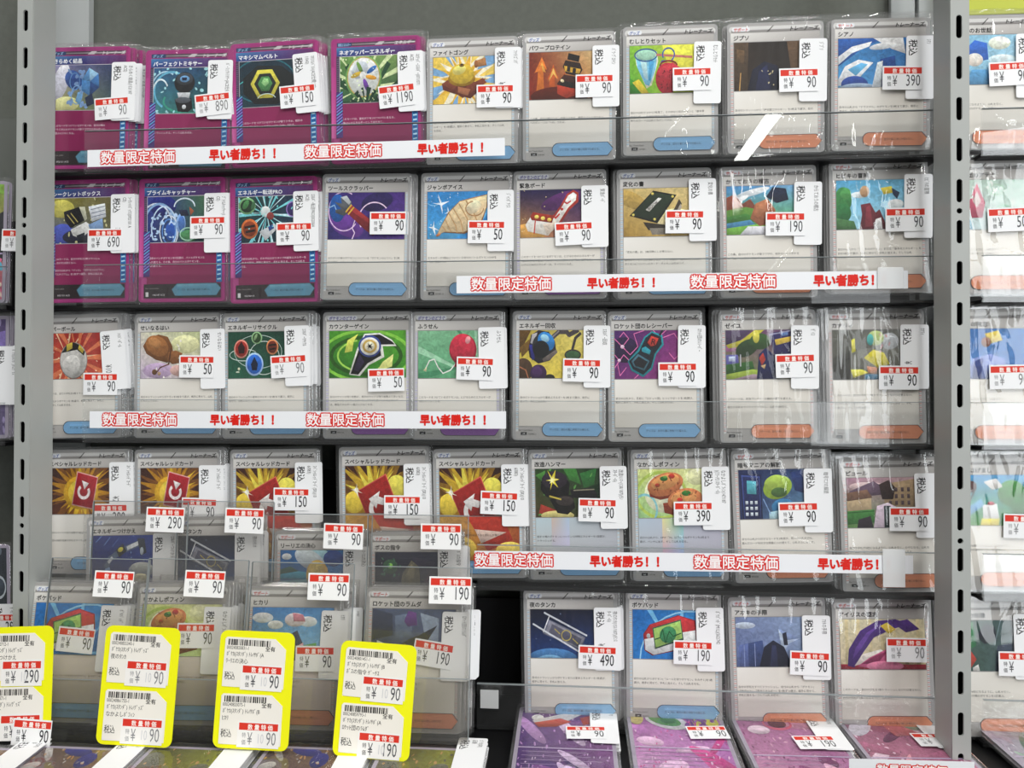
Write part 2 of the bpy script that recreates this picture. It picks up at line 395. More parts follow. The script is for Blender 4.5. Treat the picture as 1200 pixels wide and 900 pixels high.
_SM = {}
def sticker_mesh(price, dark, paper='f1f2f4'):
    q = (price, dark, paper)
    if q not in _SM:
        k = Ink(0, 0); k.slab(rrect(0, 0, 25.3, 15.7, .3), .1, paper)
        sticker_print(k, 0, 0, 25.3, 15.7, price, dark); _SM[q] = k.mesh('sale_sticker_print')
    return _SM[q]
_LM = {}
def label_mesh(lines, yen=''):
    """white price label stuck on sideways; its lines run from top to bottom"""
    q = (lines, yen)
    if q not in _LM:
        k = Ink(9, 21); k.slab(rrect(0, 0, 18, 42, 1.6), .1, 'eff0f2'); k.k += 1
        k.text(lines[0], 12.9, 2.4, 3.5, '1a1a1e', .012, 0, .62, rot=90, maxw=38, up=False)
        if len(lines) > 1: k.text(lines[1], 9.0, 2.4, 3.5, '1a1a1e', .012, 0, .62, rot=90, up=False)
        k.text('税込', 2.0, 2.6, 6.0, '101014', .02, 0, .9, rot=90, up=False)
        if yen: k.text(yen, 2.6, 24, 6.4, '303034', 0, 0, .6, rot=90, up=False)
        _LM[q] = k.mesh('price_label_print')
    return _LM[q]

# ------------------------------------------------------------------ sleeves
def sleeve_mesh(w, top, amp, seed):
    """a soft clear pouch with wrinkles; origin at the card's foot"""
    rd = random.Random(seed); nx, nz = (18, 24) if amp < .1 else (58, 74)
    waves = [(rd.uniform(.2, .85), rd.uniform(-.14, .14), rd.uniform(0, 6.3), rd.uniform(.3, 1)) for _ in range(7)]
    x0, x1, z0, z1 = -w/2, w/2, -1.6, 88+top
    cr = []                                   # creases: short bent ridges, most of them from the mouth of the pouch downwards
    for i in range(0 if amp < .1 else (4 if amp < .3 else 8)):
        up = rd.random() < .65
        cr.append((rd.uniform(x0+5, x1-5), rd.uniform(70, 92) if up else rd.uniform(4, 34), rd.uniform(-.5, .5)+(0 if up else rd.choice((-1.1, 1.1))), rd.uniform(12, 34), rd.uniform(.8, 1.5), rd.uniform(-.012, .012), rd.choice((1, 1, -1))))
    def disp(x, z):
        e = min(1, min(x-x0, x1-x)/4.0)*min(1, (z-z0)/5)
        t = (z-z0)/(z1-z0); env = .35+1.2*max(0, t-.72)/.28+.6*max(0, .25-t)/.25
        d = e*amp*env*sum(a*sin(fx*x+fz*z+ph) for fx, fz, ph, a in waves)/2
        for cx, cz, an, L, wd, bend, sg in cr:
            al = (x-cx)*sin(an)+(z-cz)*cos(an); ac = (x-cx)*cos(an)-(z-cz)*sin(an)-bend*al*al
            if abs(al) < L and abs(ac) < 4: d += sg*.26*e*math.exp(-(ac/wd)**2)*(1-(al/L)**2)
        return d
    vs = []; fs = []
    for j in range(nz+1):
        for i in range(nx+1):
            x = x0+(x1-x0)*i/nx; z = z0+(z1-z0)*j/nz
            vs.append((x/1000, (-.95-max(-.35, min(.8, disp(x, z))))/1000, z/1000))
    n = len(vs); W_ = nx+1
    for j in range(nz):
        for i in range(nx): a = j*W_+i; fs.append((a, a+1, a+W_+1, a+W_))
    rim = [i for i in range(nx+1)]+[j*W_+nx for j in range(1, nz+1)]+[nz*W_+i for i in range(nx-1, -1, -1)]+[j*W_ for j in range(nz-1, 0, -1)]
    for r in rim: vs.append((vs[r][0], .0006, vs[r][2]))
    m = len(rim)
    for i in range(m): fs.append((rim[i], n+i, n+(i+1) % m, rim[(i+1) % m]))
    fs.append(tuple(range(n+m-1, n-1, -1)))
    me = bpy.data.meshes.new('sleeve_pouch'); me.from_pydata(vs, [], fs); me.materials.append(SLEEVE)
    me.polygons.foreach_set('use_smooth', [i < nx*nz for i in range(len(fs))]); me.update(); return me
SLV = {'flat': [sleeve_mesh(66.4, 1.8, .05, i) for i in range(2)],
       'soft': [sleeve_mesh(66.8, 2.6, .22, 10+i) for i in range(4)],
       'crinkly': [sleeve_mesh(67.4, 3.6, .34, 20+i) for i in range(5)]}

NCARD = [0]
def sleeved_card(me, loc, rot, sleeve, label, group=None):
    root = empty('trading_card', loc, rot)
    o = link('card', me, None, root)
    s = link('sleeve', random.Random(NCARD[0]*7+3).choice(SLV[sleeve]), None, root); NCARD[0] += 1
    tag(root, label, 'trading card', group); return root
def copy_tree(root, loc, rot, label, group):
    r = root.copy(); COL.objects.link(r); r.location = loc; r.rotation_euler = rot; r['label'] = label; r['group'] = group
    for ch in root.children:
        c = ch.copy(); COL.objects.link(c); c.parent = r
    return r

def stack(me, TL, TR, Y, tilt, sleeve, desc, short, behind=2, lab=None, ltxt=None, yen='', st=None, price=None, dark='2a2a2e', side=1, hide_under=False, step=2.0):
    """a front card placed by its upper corners, its price paper, and the cards seen behind it"""
    a, b = P(*TL, Y), P(*TR, Y); d = b-a; roll = -atan2(d.z, d.x)
    R = Euler((tilt, roll, 0)); M = R.to_matrix()
    top = (a+b)/2; loc = top - M @ Vector((0, 0, .088))
    root = sleeved_card(me, loc, R, sleeve, desc)
    inv = M.inverted()
    def local(px, py):                       # where a sight line meets this card's face
        n = M @ Vector((0, -1, 0)); dr = CM @ Vector(((px-600)/F, (450-py)/F, -1)); t = (loc-CL).dot(n)/dr.dot(n)
        return inv @ (CL+dr*t-loc)
    if lab:
        q = local(*lab[:2]); o = link('price_label', label_mesh(ltxt if isinstance(ltxt, tuple) else (ltxt,), yen), None, root)
        o.location = (q.x, -.0017, q.z); o.rotation_euler = (0, radians(lab[2] if len(lab) > 2 else 0), 0)
    if st:
        q = local(*st[:2]); o = link('sale_sticker', sticker_mesh(price, dark), None, root)
        o.location = (q.x, -.0021, q.z); o.rotation_euler = (0, radians(st[2]), 0)
    rd = random.Random(int(TL[0]*3+TL[1]))
    for i in range(behind):
        off = Vector((side*(.0009+.0011*rd.random())*(i+1), step/1000*(i+1), (.0004+.0008*rd.random())*(i % 2)))
        c = copy_tree(root, loc+M @ off, R, 'spare card stacked behind the '+short, short+' stack')
        if i == 0: c.rotation_euler.y += radians(rd.uniform(-.5, .5))
    if behind: pass
    return root

# ------------------------------------------------------------------ the shelf unit
ZB = [P(600, y, 0).z for y in (192.5, 353.5, 515, 681, 841)]     # feet of the five rows
XL, XR = P(47, 458, 0).x, P(1097, 458, 0).x
o = link('wall_back', box_mesh('backboard', [(-.75, .75, .052, .058, EYE-.5, EYE+.45)]), BOARD); tag(o, None, None, None, 'structure')
a, b = P(58, 450, .05).x, P(107, 450, .05).x
o = link('trim_1', box_mesh('back_strip', [(a, b-.001, .045, .0515, EYE-.3, EYE+.4)], .0006), BOARD2); tag(o, None, None, None, 'structure')
a, b, c, d = (P(x, 450, .05).x for x in (1043, 1071, 1074, 1100))
o = link('trim_2', box_mesh('back_strip', [(a, b, .047, .0515, EYE-.3, EYE+.4), (c, d, .045, .0515, EYE-.3, EYE+.4)], .0006), BOARD2); tag(o, None, None, None, 'structure')
zt = PZ(0, 0, 0)
SHZ = P(600, 850, 0).z                                            # the flat lower shelf
o = link('lower_shelf', box_mesh('shelf', [(-.75, .75, -.24, .05, SHZ-.02, SHZ)]), BLACK)
tag(o, 'black flat lower shelf under the card stands and lying cards', 'shelf')

def upright(name, x_out, x_in, x_back, xs, y0, pitch, holes, label):
    YF = -.040
    Xo, Xi, xc = P(x_out, 450, YF).x, P(x_in, 450, YF).x, P(xs, 450, YF).x
    lo, hi = -.040, 0.03                                        # how deep the visible inner side runs
    for _ in range(40):
        m = (lo+hi)/2; v = CM.transposed() @ (Vector((Xi, m, EYE))-CL); px = 600+F*v.x/-v.z
        if abs(px-600) > abs(x_back-600): lo = m
        else: hi = m
    YB = lo; x0, x1 = min(Xo, Xi), max(Xo, Xi); z0, z1 = EYE-.42, EYE+.40
    root = empty('slotted_upright', ((x0+x1)/2, (YF+YB)/2, z0)); tag(root, label, 'shelf upright'); rl = Vector(root.location)
    cu = bpy.data.curves.new('flange', 'CURVE'); cu.dimensions = '2D'; cu.fill_mode = 'BOTH'; cu.extrude = .0006
    def loop(pts):
        s = cu.splines.new('POLY'); s.points.add(len(pts)-1); s.use_cyclic_u = True
        for p, q in zip(s.points, pts): p.co = (q[0], q[1], 0, 1)
    loop([(x0, z0), (x1, z0), (x1, z1), (x0, z1)])
    for i in range(-2, 26):
        zc = P(xs, y0+pitch*i, YF).z; r = .0017; h = .0054
        if z0+.02 < zc < z1-.02: loop([(xc+r*cos(t), zc+h+r*sin(t)) for t in [pi*k/8 for k in range(9)]]+[(xc+r*cos(t), zc-h+r*sin(t)) for t in [pi+pi*k/8 for k in range(9)]])
    for hy in holes:
        zc = P(xs, hy, YF).z; loop([(xc+.0017*cos(2*pi*k/14), zc+.0017*sin(2*pi*k/14)) for k in range(14)])
    t = bpy.data.objects.new('t', cu); COL.objects.link(t)
    me = bpy.data.meshes.new_from_object(t.evaluated_get(bpy.context.evaluated_depsgraph_get())); bpy.data.objects.remove(t)
    me.transform(Matrix.Translation(-rl) @ Matrix.Translation((0, YF+.0006, 0)) @ Matrix.Rotation(pi/2, 4, 'X')); me.materials.clear()
    link('front_flange', me, STEEL, root)
    w_ = .0012
    me = box_mesh('side_web', [(Xi-w_, Xi, YF+.0013, YB, z0, z1) if x_in > x_out else (Xi, Xi+w_, YF+.0013, YB, z0, z1),
                               (x0, x0+w_, YF+.0013, YB, z0, z1) if x_in > x_out else (x1-w_, x1, YF+.0013, YB, z0, z1)], .0003)
    me.transform(Matrix.Translation(-rl)); link('side_web', me, STEEL, root)
    me = box_mesh('slot_shade_sheet', [(x0+w_*1.1, x1-w_*1.1, YF+.0026, YF+.0030, z0, z1)]); me.transform(Matrix.Translation(-rl)); link('slot_shade_sheet', me, SLOTM, root)  # black sheet added close behind the slots as their inner shade
    return YB
upright('left', 17, 35, 62.3, 26.5, 24, 43.85, (264, 616), 'left grey steel slotted upright beside the magenta cards')
upright('right', 1137, 1115, 1094.5, 1125, 31, 48.1, (247, 634), 'right grey steel slotted upright between the two bays')

def ledge(x0, x1, zb, fx0, label, group, panel=.0262):
    root = empty('card_ledge', ((x0+x1)/2, .015, zb-.0048)); tag(root, label, 'shelf ledge', group); rl = Vector(root.location)
    def part(n, bx, m, bev=0):
        me = box_mesh(n, bx, bev); me.transform(Matrix.Translation(-rl)); return link(n, me, m, root)
    part('tray', [(x0, x1, -.0085, .044, zb-.0042, zb-.0016)], BLACK, .0005)
    part('back_panel', [(x0, x1, .040, .043, zb, zb+.070)], BLACK)
    if panel:
        f = part('front_panel', [(fx0, x1, -.0112, -.0090, zb-.0036, zb+panel)], ACRYL)
        for n, bx in (('cut_edge', (fx0, x1, -.01125, -.00895, zb+panel, zb+panel+.0004)),):
            part(n, [bx], EDGE)
NM = ['topmost', 'second', 'third', 'fourth', 'lowest']
for i, zb in enumerate(ZB):
    fx = P(97, 450, -.011).x if i < 3 else P(560, 450, -.011).x
    ledge(XL, XR, zb, fx, 'black card ledge with clear front strip, %s row of the main bay' % NM[i], None)
XR2 = P(1142, 458, 0).x
for i, zb in enumerate(ZB):
    ledge(XR2, XR2+.20, zb, XR2, 'black card ledge with clear front strip right of the right upright, %s row' % NM[i], None)
XL2 = P(17, 458, 0).x
for i, (zb, nm) in enumerate(((P(10, 358, 0).z, 'upper'), (P(10, 515, 0).z, 'middle'))):
    ledge(XL2-.16, XL2, zb, XL2-.16, 'black card ledge left of the left upright, %s row' % nm, None)
me = box_mesh('header', [(XR2, XR2+.25, .030, .036, P(1160, 17, .03).z, P(1160, -60, .03).z)], .001)
tag(link('header_board', me, LIME), 'plain yellow-green header board above the right bay cards', 'sign board')
# hazy shelf glass in the left bay
me = box_mesh('pane', [(XL2-.2, XL2, .010, .013, P(10, 205, 0).z, P(10, 132, 0).z)], .0004); 
tag(link('glass_divider', me, ACRYL), 'clear upright pane left of the left upright above the bright cards', 'acrylic pane')

# ------------------------------------------------------------------ sale banners along the ledges
def banner(tl, tr, h, words, label, tape=None, Y=-.0124, below=None):
    a, b = P(*tl, Y), P(*tr, Y); L = (b-a).length*1000; roll = -atan2((b-a).z, (b-a).x)
    k = Ink(0, 0); k.slab([(0, 0), (L, 0), (L, h), (0, h)], .2, 'eef0f4'); k.k = 2
    px = tr[0]-tl[0]
    for i, (u0, u1) in enumerate(words):
        # the strip is seen at a slant, so positions along it are taken from sight lines
        q0 = P(u0, tl[1]+(tr[1]-tl[1])*(u0-tl[0])/px, Y); q1 = P(u1, tl[1]+(tr[1]-tl[1])*(u1-tl[0])/px, Y)
        s0, s1 = (q0-a).length*1000, (q1-a).length*1000
        if i % 2 == 0:
            sz = (s1-s0)/6.0
            k.text('数量限定特価', s0, h*.5+sz*.36, sz, 'd8241c', .125, up=True)
            k.k += 2; k.text('数量限定特価', s0, h*.5+sz*.36, sz, 'fbf6f6', .022, up=True)
        else:
            sz = (s1-s0)/5.55
            k.text('早い者勝ち！！', s0, h*.5+sz*.38, sz, 'dc241a', .055, up=True, maxw=s1-s0+2.5)
    root = empty('sale_banner', a, (0, roll, 0)); tag(root, label, 'paper banner', 'sale banners')
    link('strip', k.mesh('banner_print'), None, root)
    if tape:
        x0, x1, y0, y1 = tape; p0, p1 = P(x0, y0, Y)-a, P(x1, y1, Y)-a
        me = box_mesh('tape', [(p0.x, p1.x, -.0009, -.0006, p1.z, p0.z)]); link('tape', me, TAPE, root)
    return root
banner((102.5, 176), (591.5, 161.5), 11.8, ((118, 205), (245, 319), (357, 447), (489, 562)), 'white paper sale banner with red print under the four upper magenta cards')
banner((535, 323.5), (1064, 317), 11.6, ((552, 646), (688, 763), (809, 909), (953, 1033)), 'white paper sale banner with red print across the second row, taped at its right end', (1028, 1058, 315, 340))
banner((105, 482), (593, 482), 11.6, ((120, 207), (246, 317), (359, 450), (492, 565)), 'white paper sale banner with red print across the left of the third row')
banner((556, 645.5), (1070, 651), 11.8, ((556, 648), (691, 768), (813, 912), (958, 1038)), 'white paper sale banner with red print across the fourth row, long tape at right', (1034, 1060, 647, 692))

# ------------------------------------------------------------------ pictures on the cards
A = {}
A['crystal'] = [('g', '9a94c4', '16264e', 'c8c25a', '2c4a5a'), ('e', 'd8d8e6', 12, 22, 13, 26, 20), ('e', 'e8e6a0', 22, 52, 22, 10), ('e', '3a5aa0', 34, 20, 16, 12, 30), ('s', '86a8d8', 26, 4, 3, (25, 8, 60, 56)),
  ('r', '6a9ad0', 36, 22, 9, 12, 1.4), ('r', '8ab4e0', 40, 40, 10, 13, 1.4), ('p', '2f62a0', [(48, 20), (60, 4), (76, 12), (78, 30), (62, 42), (48, 34)]), ('p', '5f9ad2', [(48, 20), (60, 4), (62, 22)]), ('p', '9cc8ec', [(60, 4), (76, 12), (62, 22)]), ('p', '3d78b8', [(62, 22), (76, 12), (78, 30)]), ('p', '1f4680', [(62, 22), (78, 30), (62, 42)]), ('p', '4a86c0', [(48, 34), (48, 20), (62, 22), (62, 42)]),
  ('p', '16264a', [(54, 44), (66, 38), (70, 52), (58, 56)]), ('p', '7ab0e0', [(42, 36), (50, 40), (46, 54), (38, 48)])]
A['mixer'] = [('g', '2a5a8a', '123a5a', '3f8a8a', '1a4a3a'), ('r', 'b8dcf0', 20, 34, 26, 30, 2, 100, 300), ('r', '6ab8d8', 30, 30, 30, 26, 3, 120, 330), ('r', 'e4f4fa', 12, 40, 16, 26, 2.4, 180, 320), ('r', '3aa08a', 60, 44, 44, 18, 3, 20, 200), ('s', 'a8e0e8', 30, 3, 8),
  ('e', '14161c', 52, 20, 17, 14), ('e', '3a4048', 52, 15, 14, 8), ('e', '6fa4d4', 52, 15, 8, 4.4), ('p', '0c1a3a', [(47, 13), (56, 13), (55, 17), (48, 17)]), ('p', 'c4c8cc', [(40, 33), (62, 33), (60, 41), (43, 41)]), ('p', '101216', [(36, 42), (64, 40), (66, 54), (58, 59), (42, 58)]), ('e', '50565e', 50, 43, 13, 4), ('e', 'd0d4d8', 52, 52, 3.4, 3)]
A['belt'] = [('g', '0e2a3a', '123040', '163a44', '1a2a3a'), ('r', '1f6a78', 40, 26, 52, 30, 2), ('r', '48b0b0', 36, 60, 60, 40, 1.5), ('p', '121a1c', [(6, 22), (30, 6), (70, 8), (92, 24), (90, 46), (60, 58), (24, 56), (6, 42)]), ('p', 'd6cc4a', [(18, 30), (30, 12), (54, 12), (66, 30), (54, 49), (30, 49)]), ('p', '1c2422', [(24, 30), (33, 17), (51, 17), (60, 30), (51, 44), (33, 44)]), ('p', '4a8a4e', [(30, 30), (36, 21), (48, 21), (54, 30), (48, 40), (36, 40)]), ('p', '9ad08a', [(36, 29), (40, 23), (47, 24), (48, 30), (42, 34)]), ('r', 'c8e0e0', 44, 52, 16, 9, 1, 200, 340)]
A['neo'] = [('g', '6a9a4a', '8aa860', '2a5a3a', '1a3a2a'), ('w', 'd8e8b0', 38, 40, 16, 90, .05, 3), ('w', '1f4a2c', 46, 60, 12, 60, .10, 5), ('e', '74a85c', 38, 28, 29, 29), ('e', 'dfe4e0', 38, 27, 25, 25), ('r', 'c8b060', 38, 27, 26.5, 26.5, 1.6), ('e', 'c4ccd4', 32, 18, 14, 10, -30), ('e', '6f9a48', 32, 15, 3, 9, 150), ('e', '2f6fc0', 51, 18, 3, 9, 60), ('e', 'e0a030', 50, 28, 3, 9, 100), ('e', '6a3a98', 42, 38, 3.4, 9.5, -24), ('e', 'd4b23a', 26, 24, 3, 9, 70), ('e', 'f8f8f4', 37, 25, 5, 5), ('w', '0f3826', 42, 66, 14, 26, .12, 8), ('s', 'e8f4c8', 26, 1.6, 4), ('e', 'a09aa0', 74, 54, 14, 5)]
A['gong'] = [('g', 'f2d25a', 'f6dc7a', 'f0c84e', 'eec458'), ('w', '7fb0dc', 50, 30, 9, 90, .13, 11), ('b', 'fbf4da', 50, 30, 14, 44, 62, 2.4, 4), ('b', 'eebb3e', 50, 30, 14, 34, 50, 2, 9), ('p', '6a3226', [(14, 34), (30, 26), (74, 34), (84, 28), (80, 40), (60, 54), (44, 50), (16, 42)]), ('p', '8a4630', [(14, 34), (38, 24), (56, 30), (30, 42)]), ('p', '7a3c2a', [(34, 46), (80, 28), (86, 34), (48, 53)]), ('p', 'a86a4a', [(40, 38), (60, 42), (56, 50), (40, 46)]), ('e', 'a8801e', 46, 28, 22, 10), ('e', 'd8b83a', 46, 22, 20, 13), ('e', 'f2e27c', 42, 17, 11, 6, -12), ('e', '8a6a1a', 46, 11, 4, 2.2), ('e', '3a2a10', 46, 10, 2, 1.2), ('p', 'b07a4a', [(68, 6), (84, 2), (86, 12), (70, 14)]), ('e', '9a6238', 69, 10, 3, 5)]
A['protein'] = [('g', '7a2a12', 'f4e0a0', '8a2414', 'c88a3a'), ('p', 'd8752a', [(10, 60), (14, 24), (8, 26), (20, 6), (28, 22), (22, 22), (24, 60)]), ('p', 'f0a848', [(12, 30), (20, 12), (26, 26), (21, 24), (19, 16)]), ('p', 'c45a22', [(30, 60), (32, 34), (28, 36), (38, 16), (46, 34), (40, 33), (42, 60)]), ('p', 'f2b45a', [(30, 38), (38, 20), (45, 35), (38, 28)]), ('p', 'a8401c', [(46, 60), (48, 40), (56, 26), (60, 60)]), ('e', '5a1c0c', 48, 56, 46, 12),
  ('p', '14100e', [(62, 2), (80, 6), (78, 14), (60, 10)]), ('p', '2a1a14', [(57, 11), (80, 15), (84, 24), (78, 32), (58, 28), (53, 19)]), ('p', 'd8a83a', [(55, 18), (81, 23), (79, 29), (56, 25)]), ('p', '1a1410', [(60, 19), (65, 20), (64, 26), (59, 25)]), ('p', '1a1410', [(69, 21), (74, 22), (73, 28), (68, 27)]), ('p', '3a1a12', [(55, 29), (72, 32), (76, 42), (74, 54), (60, 58), (44, 52), (44, 40)]), ('p', 'b03a24', [(44, 42), (75, 48), (73, 56), (58, 59), (44, 53)]), ('p', '18120f', [(50, 36), (70, 40), (68, 47), (49, 43)]), ('e', 'e8d8b0', 52, 37, 3, 2, 20)]
A['net'] = [('g', '8ac83a', 'e8dc4a', '5aa82e', 'd4c83a'), ('p', 'f2e84e', [(50, 0), (100, 0), (100, 40), (60, 30)]), ('p', '3a8a2a', [(0, 40), (30, 60), (0, 60)]), ('p', 'd8c23a', [(4, 46), (14, 42), (30, 60), (18, 60)]), ('p', 'f0f0d0', [(8, 10), (42, 8), (44, 20), (34, 50), (26, 54), (10, 24)]), ('p', '7ec4e8', [(9, 14), (42, 14), (40, 30), (30, 51), (24, 49), (12, 28)]), ('p', 'b8e0f2', [(16, 18), (26, 18), (28, 44), (22, 40)]), ('p', '4aa0d0', [(30, 18), (38, 20), (32, 44), (29, 44)]), ('r', '2f5f9a', 25, 12, 18, 8.6, 1.8), ('e', 'a8d8c0', 25, 12, 15.6, 6.6), ('l', 'c87a6a', 3, [(42, 12), (96, 16)]), ('r', '2a5ab0', 60, 12, 10, 9, 1.8, 150, 420), ('l', '2a5ab0', 1.8, [(62, 20), (50, 20), (46, 28)]), ('e', 'b02434', 58, 42, 18, 20), ('p', 'c83444', [(44, 30), (66, 22), (80, 30), (76, 44), (46, 42)]), ('s', '6a1220', 30, 1.4, 2, (44, 30, 74, 56)), ('r', '8a1a28', 60, 26, 14, 7, 2, 180, 360)]
A['hall'] = [('g', '2a2018', '1a1614', '3a2c20', '241c1a'), ('p', '4a3a2a', [(0, 0), (22, 0), (20, 60), (0, 60)]), ('p', '6a5238', [(4, 8), (16, 10), (15, 26), (4, 24)]), ('l', 'c89a5a', 1.6, [(10, 38), (8, 60)]), ('l', 'd8b070', 1.2, [(86, 30), (88, 58)]), ('p', '14182e', [(20, 60), (28, 34), (46, 24), (66, 30), (76, 60)]), ('p', '20264a', [(32, 60), (38, 36), (50, 28), (56, 60)]), ('s', 'd8c89a', 8, 1.2, 5, (40, 36, 60, 56)), ('p', '5a4430', [(80, 0), (100, 0), (100, 60), (90, 60)])]
A['wave'] = [('g', '3a86c4', '2f74ba', '4a9ad0', '3f80c0'), ('p', '2456a0', [(0, 34), (40, 10), (70, 0), (0, 0)]), ('p', 'f2f6fa', [(0, 22), (20, 10), (50, 4), (46, 10), (20, 18), (0, 32)]), ('p', 'eef4fa', [(10, 34), (30, 26), (52, 30), (36, 44), (24, 56), (0, 58), (0, 50)]), ('p', '63b0dc', [(14, 38), (34, 30), (44, 32), (26, 46)]), ('e', '2a4a98', 24, 56, 20, 10), ('e', '9ab0c8', 30, 62, 30, 7), ('p', 'f4f4f6', [(52, 0), (96, 0), (100, 20), (80, 14)]), ('p', '1f4a90', [(62, 26), (84, 22), (88, 60), (56, 60)]), ('p', 'd8e0ea', [(58, 30), (66, 28), (64, 60), (50, 60)]), ('e', 'e8eef4', 66, 10, 20, 4, -6)]
A['openbox'] = [('g', 'a8a040', '5a5030', '3a4a98', '6a6a3a'), ('e', 'd0c860', 14, 14, 22, 12), ('e', '4a5ab8', 16, 48, 20, 14), ('e', '2a2a40', 60, 52, 44, 12), ('s', 'd8d49a', 20, 3, 6), ('p', '15161c', [(18, 18), (44, 12), (54, 30), (30, 40), (20, 30)]), ('l', 'c8b86a', 1.4, [(24, 22), (36, 34)]), ('l', 'c8b86a', 1.4, [(30, 20), (42, 32)]), ('p', 'c8c8b0', [(44, 12), (54, 12), (58, 28), (54, 31)]), ('p', 'd8dce4', [(60, 12), (88, 8), (90, 26), (66, 32)]), ('l', '6a7288', 1, [(64, 16), (88, 12)]), ('l', '6a7288', 1, [(65, 21), (88, 17)]), ('l', '6a7288', 1, [(66, 26), (89, 22)]), ('p', 'e4e4e0', [(30, 42), (56, 32), (70, 40), (48, 54), (34, 50)]), ('p', '7a9ac4', [(60, 36), (84, 28), (86, 44), (66, 50)]), ('p', '202430', [(40, 50), (54, 46), (54, 58), (46, 60)])]
A['catcher'] = [('g', '2a3a98', '4a7a3a', '1f2a6a', '2a5a4a'), ('e', '1a2478', 26, 12, 22, 14), ('r', 'd8e4f4', 14, 44, 30, 36, 2.4, 190, 350), ('r', '8ab4e4', 20, 42, 28, 34, 3, 180, 380), ('r', 'c4dcf4', 28, 42, 22, 30, 2, 150, 400), ('r', 'e8f0fa', 36, 46, 16, 22, 1.6), ('r', '5a8ad0', 36, 46, 12, 17, 2), ('e', '2a58b0', 38, 46, 8, 12), ('s', 'b8d4f4', 30, 3, 9, (6, 20, 48, 58)), ('e', '8ab0e4', 56, 36, 8, 13), ('e', '4a74b8', 57, 36, 5.6, 10), ('r', 'dceaf4', 62, 14, 18, 12, 2, 180, 360), ('p', '1a2440', [(52, 18), (66, 18), (70, 26), (56, 26)]), ('p', 'a0583a', [(70, 14), (78, 20), (72, 26)]), ('e', '4a8a58', 70, 52, 16, 8), ('r', 'a8d8c0', 68, 50, 14, 9, 1.6)]
A['orbs_light'] = [('g', '1a4a3a', '1a2a58', '0e2a34', '163a4a'), ('w', '7fd8e0', 46, 24, 14, 60, .05, 6), ('w', 'd8f4fa', 46, 22, 10, 46, .03, 2), ('e', '7ab07a', 14, 12, 14, 11), ('e', '1f3a24', 14, 12, 11, 8.6), ('e', '4a8a50', 12, 10, 4, 7, 40), ('e', '3a6a44', 24, 12, 3, 6, 20), ('e', 'c86a34', 18, 42, 14, 13), ('e', '8a3a1a', 18, 42, 11, 10), ('l', '201410', 3, [(10, 40), (26, 38)]), ('l', '201410', 3, [(12, 46), (26, 44)]), ('e', '3a2a6a', 88, 18, 10, 10), ('r', 'a888d8', 88, 18, 10, 10, 1.4), ('e', 'e8f8fa', 44, 20, 8, 7), ('e', '8a3a38', 52, 26, 6, 5), ('p', 'c8ccd0', [(34, 46), (58, 36), (64, 42), (44, 58)]), ('p', '2a4a8a', [(48, 40), (56, 37), (58, 42), (50, 46)]), ('p', '20262e', [(60, 44), (80, 38), (86, 56), (66, 60)]), ('s', '8af0f0', 24, 1.6, 12)]
A['wrench'] = [('g', '3a2a78', '4a2a80', '2e2668', '5a3a90'), ('e', '6a3a98', 30, 40, 30, 16, 20), ('e', '2a1e58', 80, 12, 26, 12, -10), ('r', 'e8c8f0', 26, 24, 26, 26, 1.6, 40, 300), ('r', 'f4d8f4', 76, 34, 26, 22, 1.6, 150, 320), ('l', 'f2d8f4', 1.4, [(44, 36), (40, 46), (44, 52), (40, 60)]), ('e', '1f5aa8', 15, 20, 13, 18), ('l', '9ac8f0', 1.2, [(0, 20), (10, 16), (14, 24)]), ('p', '5a5e64', [(10, 12), (22, 14), (20, 6), (30, 4), (38, 12), (38, 24), (26, 30), (12, 26), (12, 22), (22, 21)]), ('p', 'c4cace', [(20, 6), (30, 4), (37, 12), (34, 16), (26, 10)]), ('p', '7a2228', [(28, 24), (38, 16), (72, 36), (84, 48), (74, 56), (58, 46)]), ('p', 'a83438', [(32, 20), (38, 16), (80, 42), (78, 46)]), ('l', 'e8c040', 2, [(29, 25), (38, 16)]), ('l', 'e8c040', 2, [(33, 28), (42, 19)])]
A['icecream'] = [('g', '2f8ad0', '3a98dc', '48a8e4', '2a80cc'), ('e', '5ab4ec', 50, 40, 50, 16, -20), ('r', '8accf4', 10, 8, 14, 10, 1, 20, 160), ('b', 'f0f8fe', 22, 16, 4, 10, 15, .5, 1), ('b', 'f0f8fe', 10, 46, 4, 7, 11, .5, 2), ('b', 'e4f4fe', 34, 26, 4, 4, 7, .4, 3), ('s', 'e8f6fe', 30, .8, 7), ('p', '9a7048', [(14, 57), (26, 52), (60, 54), (86, 44), (96, 20), (96, 4), (72, 8), (52, 12), (34, 26), (22, 44)]), ('p', 'e9cfa4', [(15, 56), (24, 42), (36, 26), (52, 13), (74, 9), (96, 5), (95, 20), (84, 42), (58, 52), (28, 51)]), ('l', 'c49a68', 1.4, [(24, 44), (30, 50)]), ('l', 'c49a68', 1.4, [(29, 36), (38, 51)]), ('l', 'c49a68', 1.6, [(35, 28), (46, 44), (48, 52)]), ('l', 'c49a68', 1.6, [(42, 22), (54, 38), (58, 52)]), ('l', 'c49a68', 1.6, [(51, 16), (64, 34), (70, 48)]), ('l', 'c49a68', 1.8, [(62, 12), (74, 26), (82, 42)]), ('e', 'f2dfbc', 74, 20, 13, 8, -20), ('r', 'b88a5a', 76, 22, 15, 10, 1.6, 0, 260), ('e', 'c07a48', 18, 55, 4, 1.6, -20)]
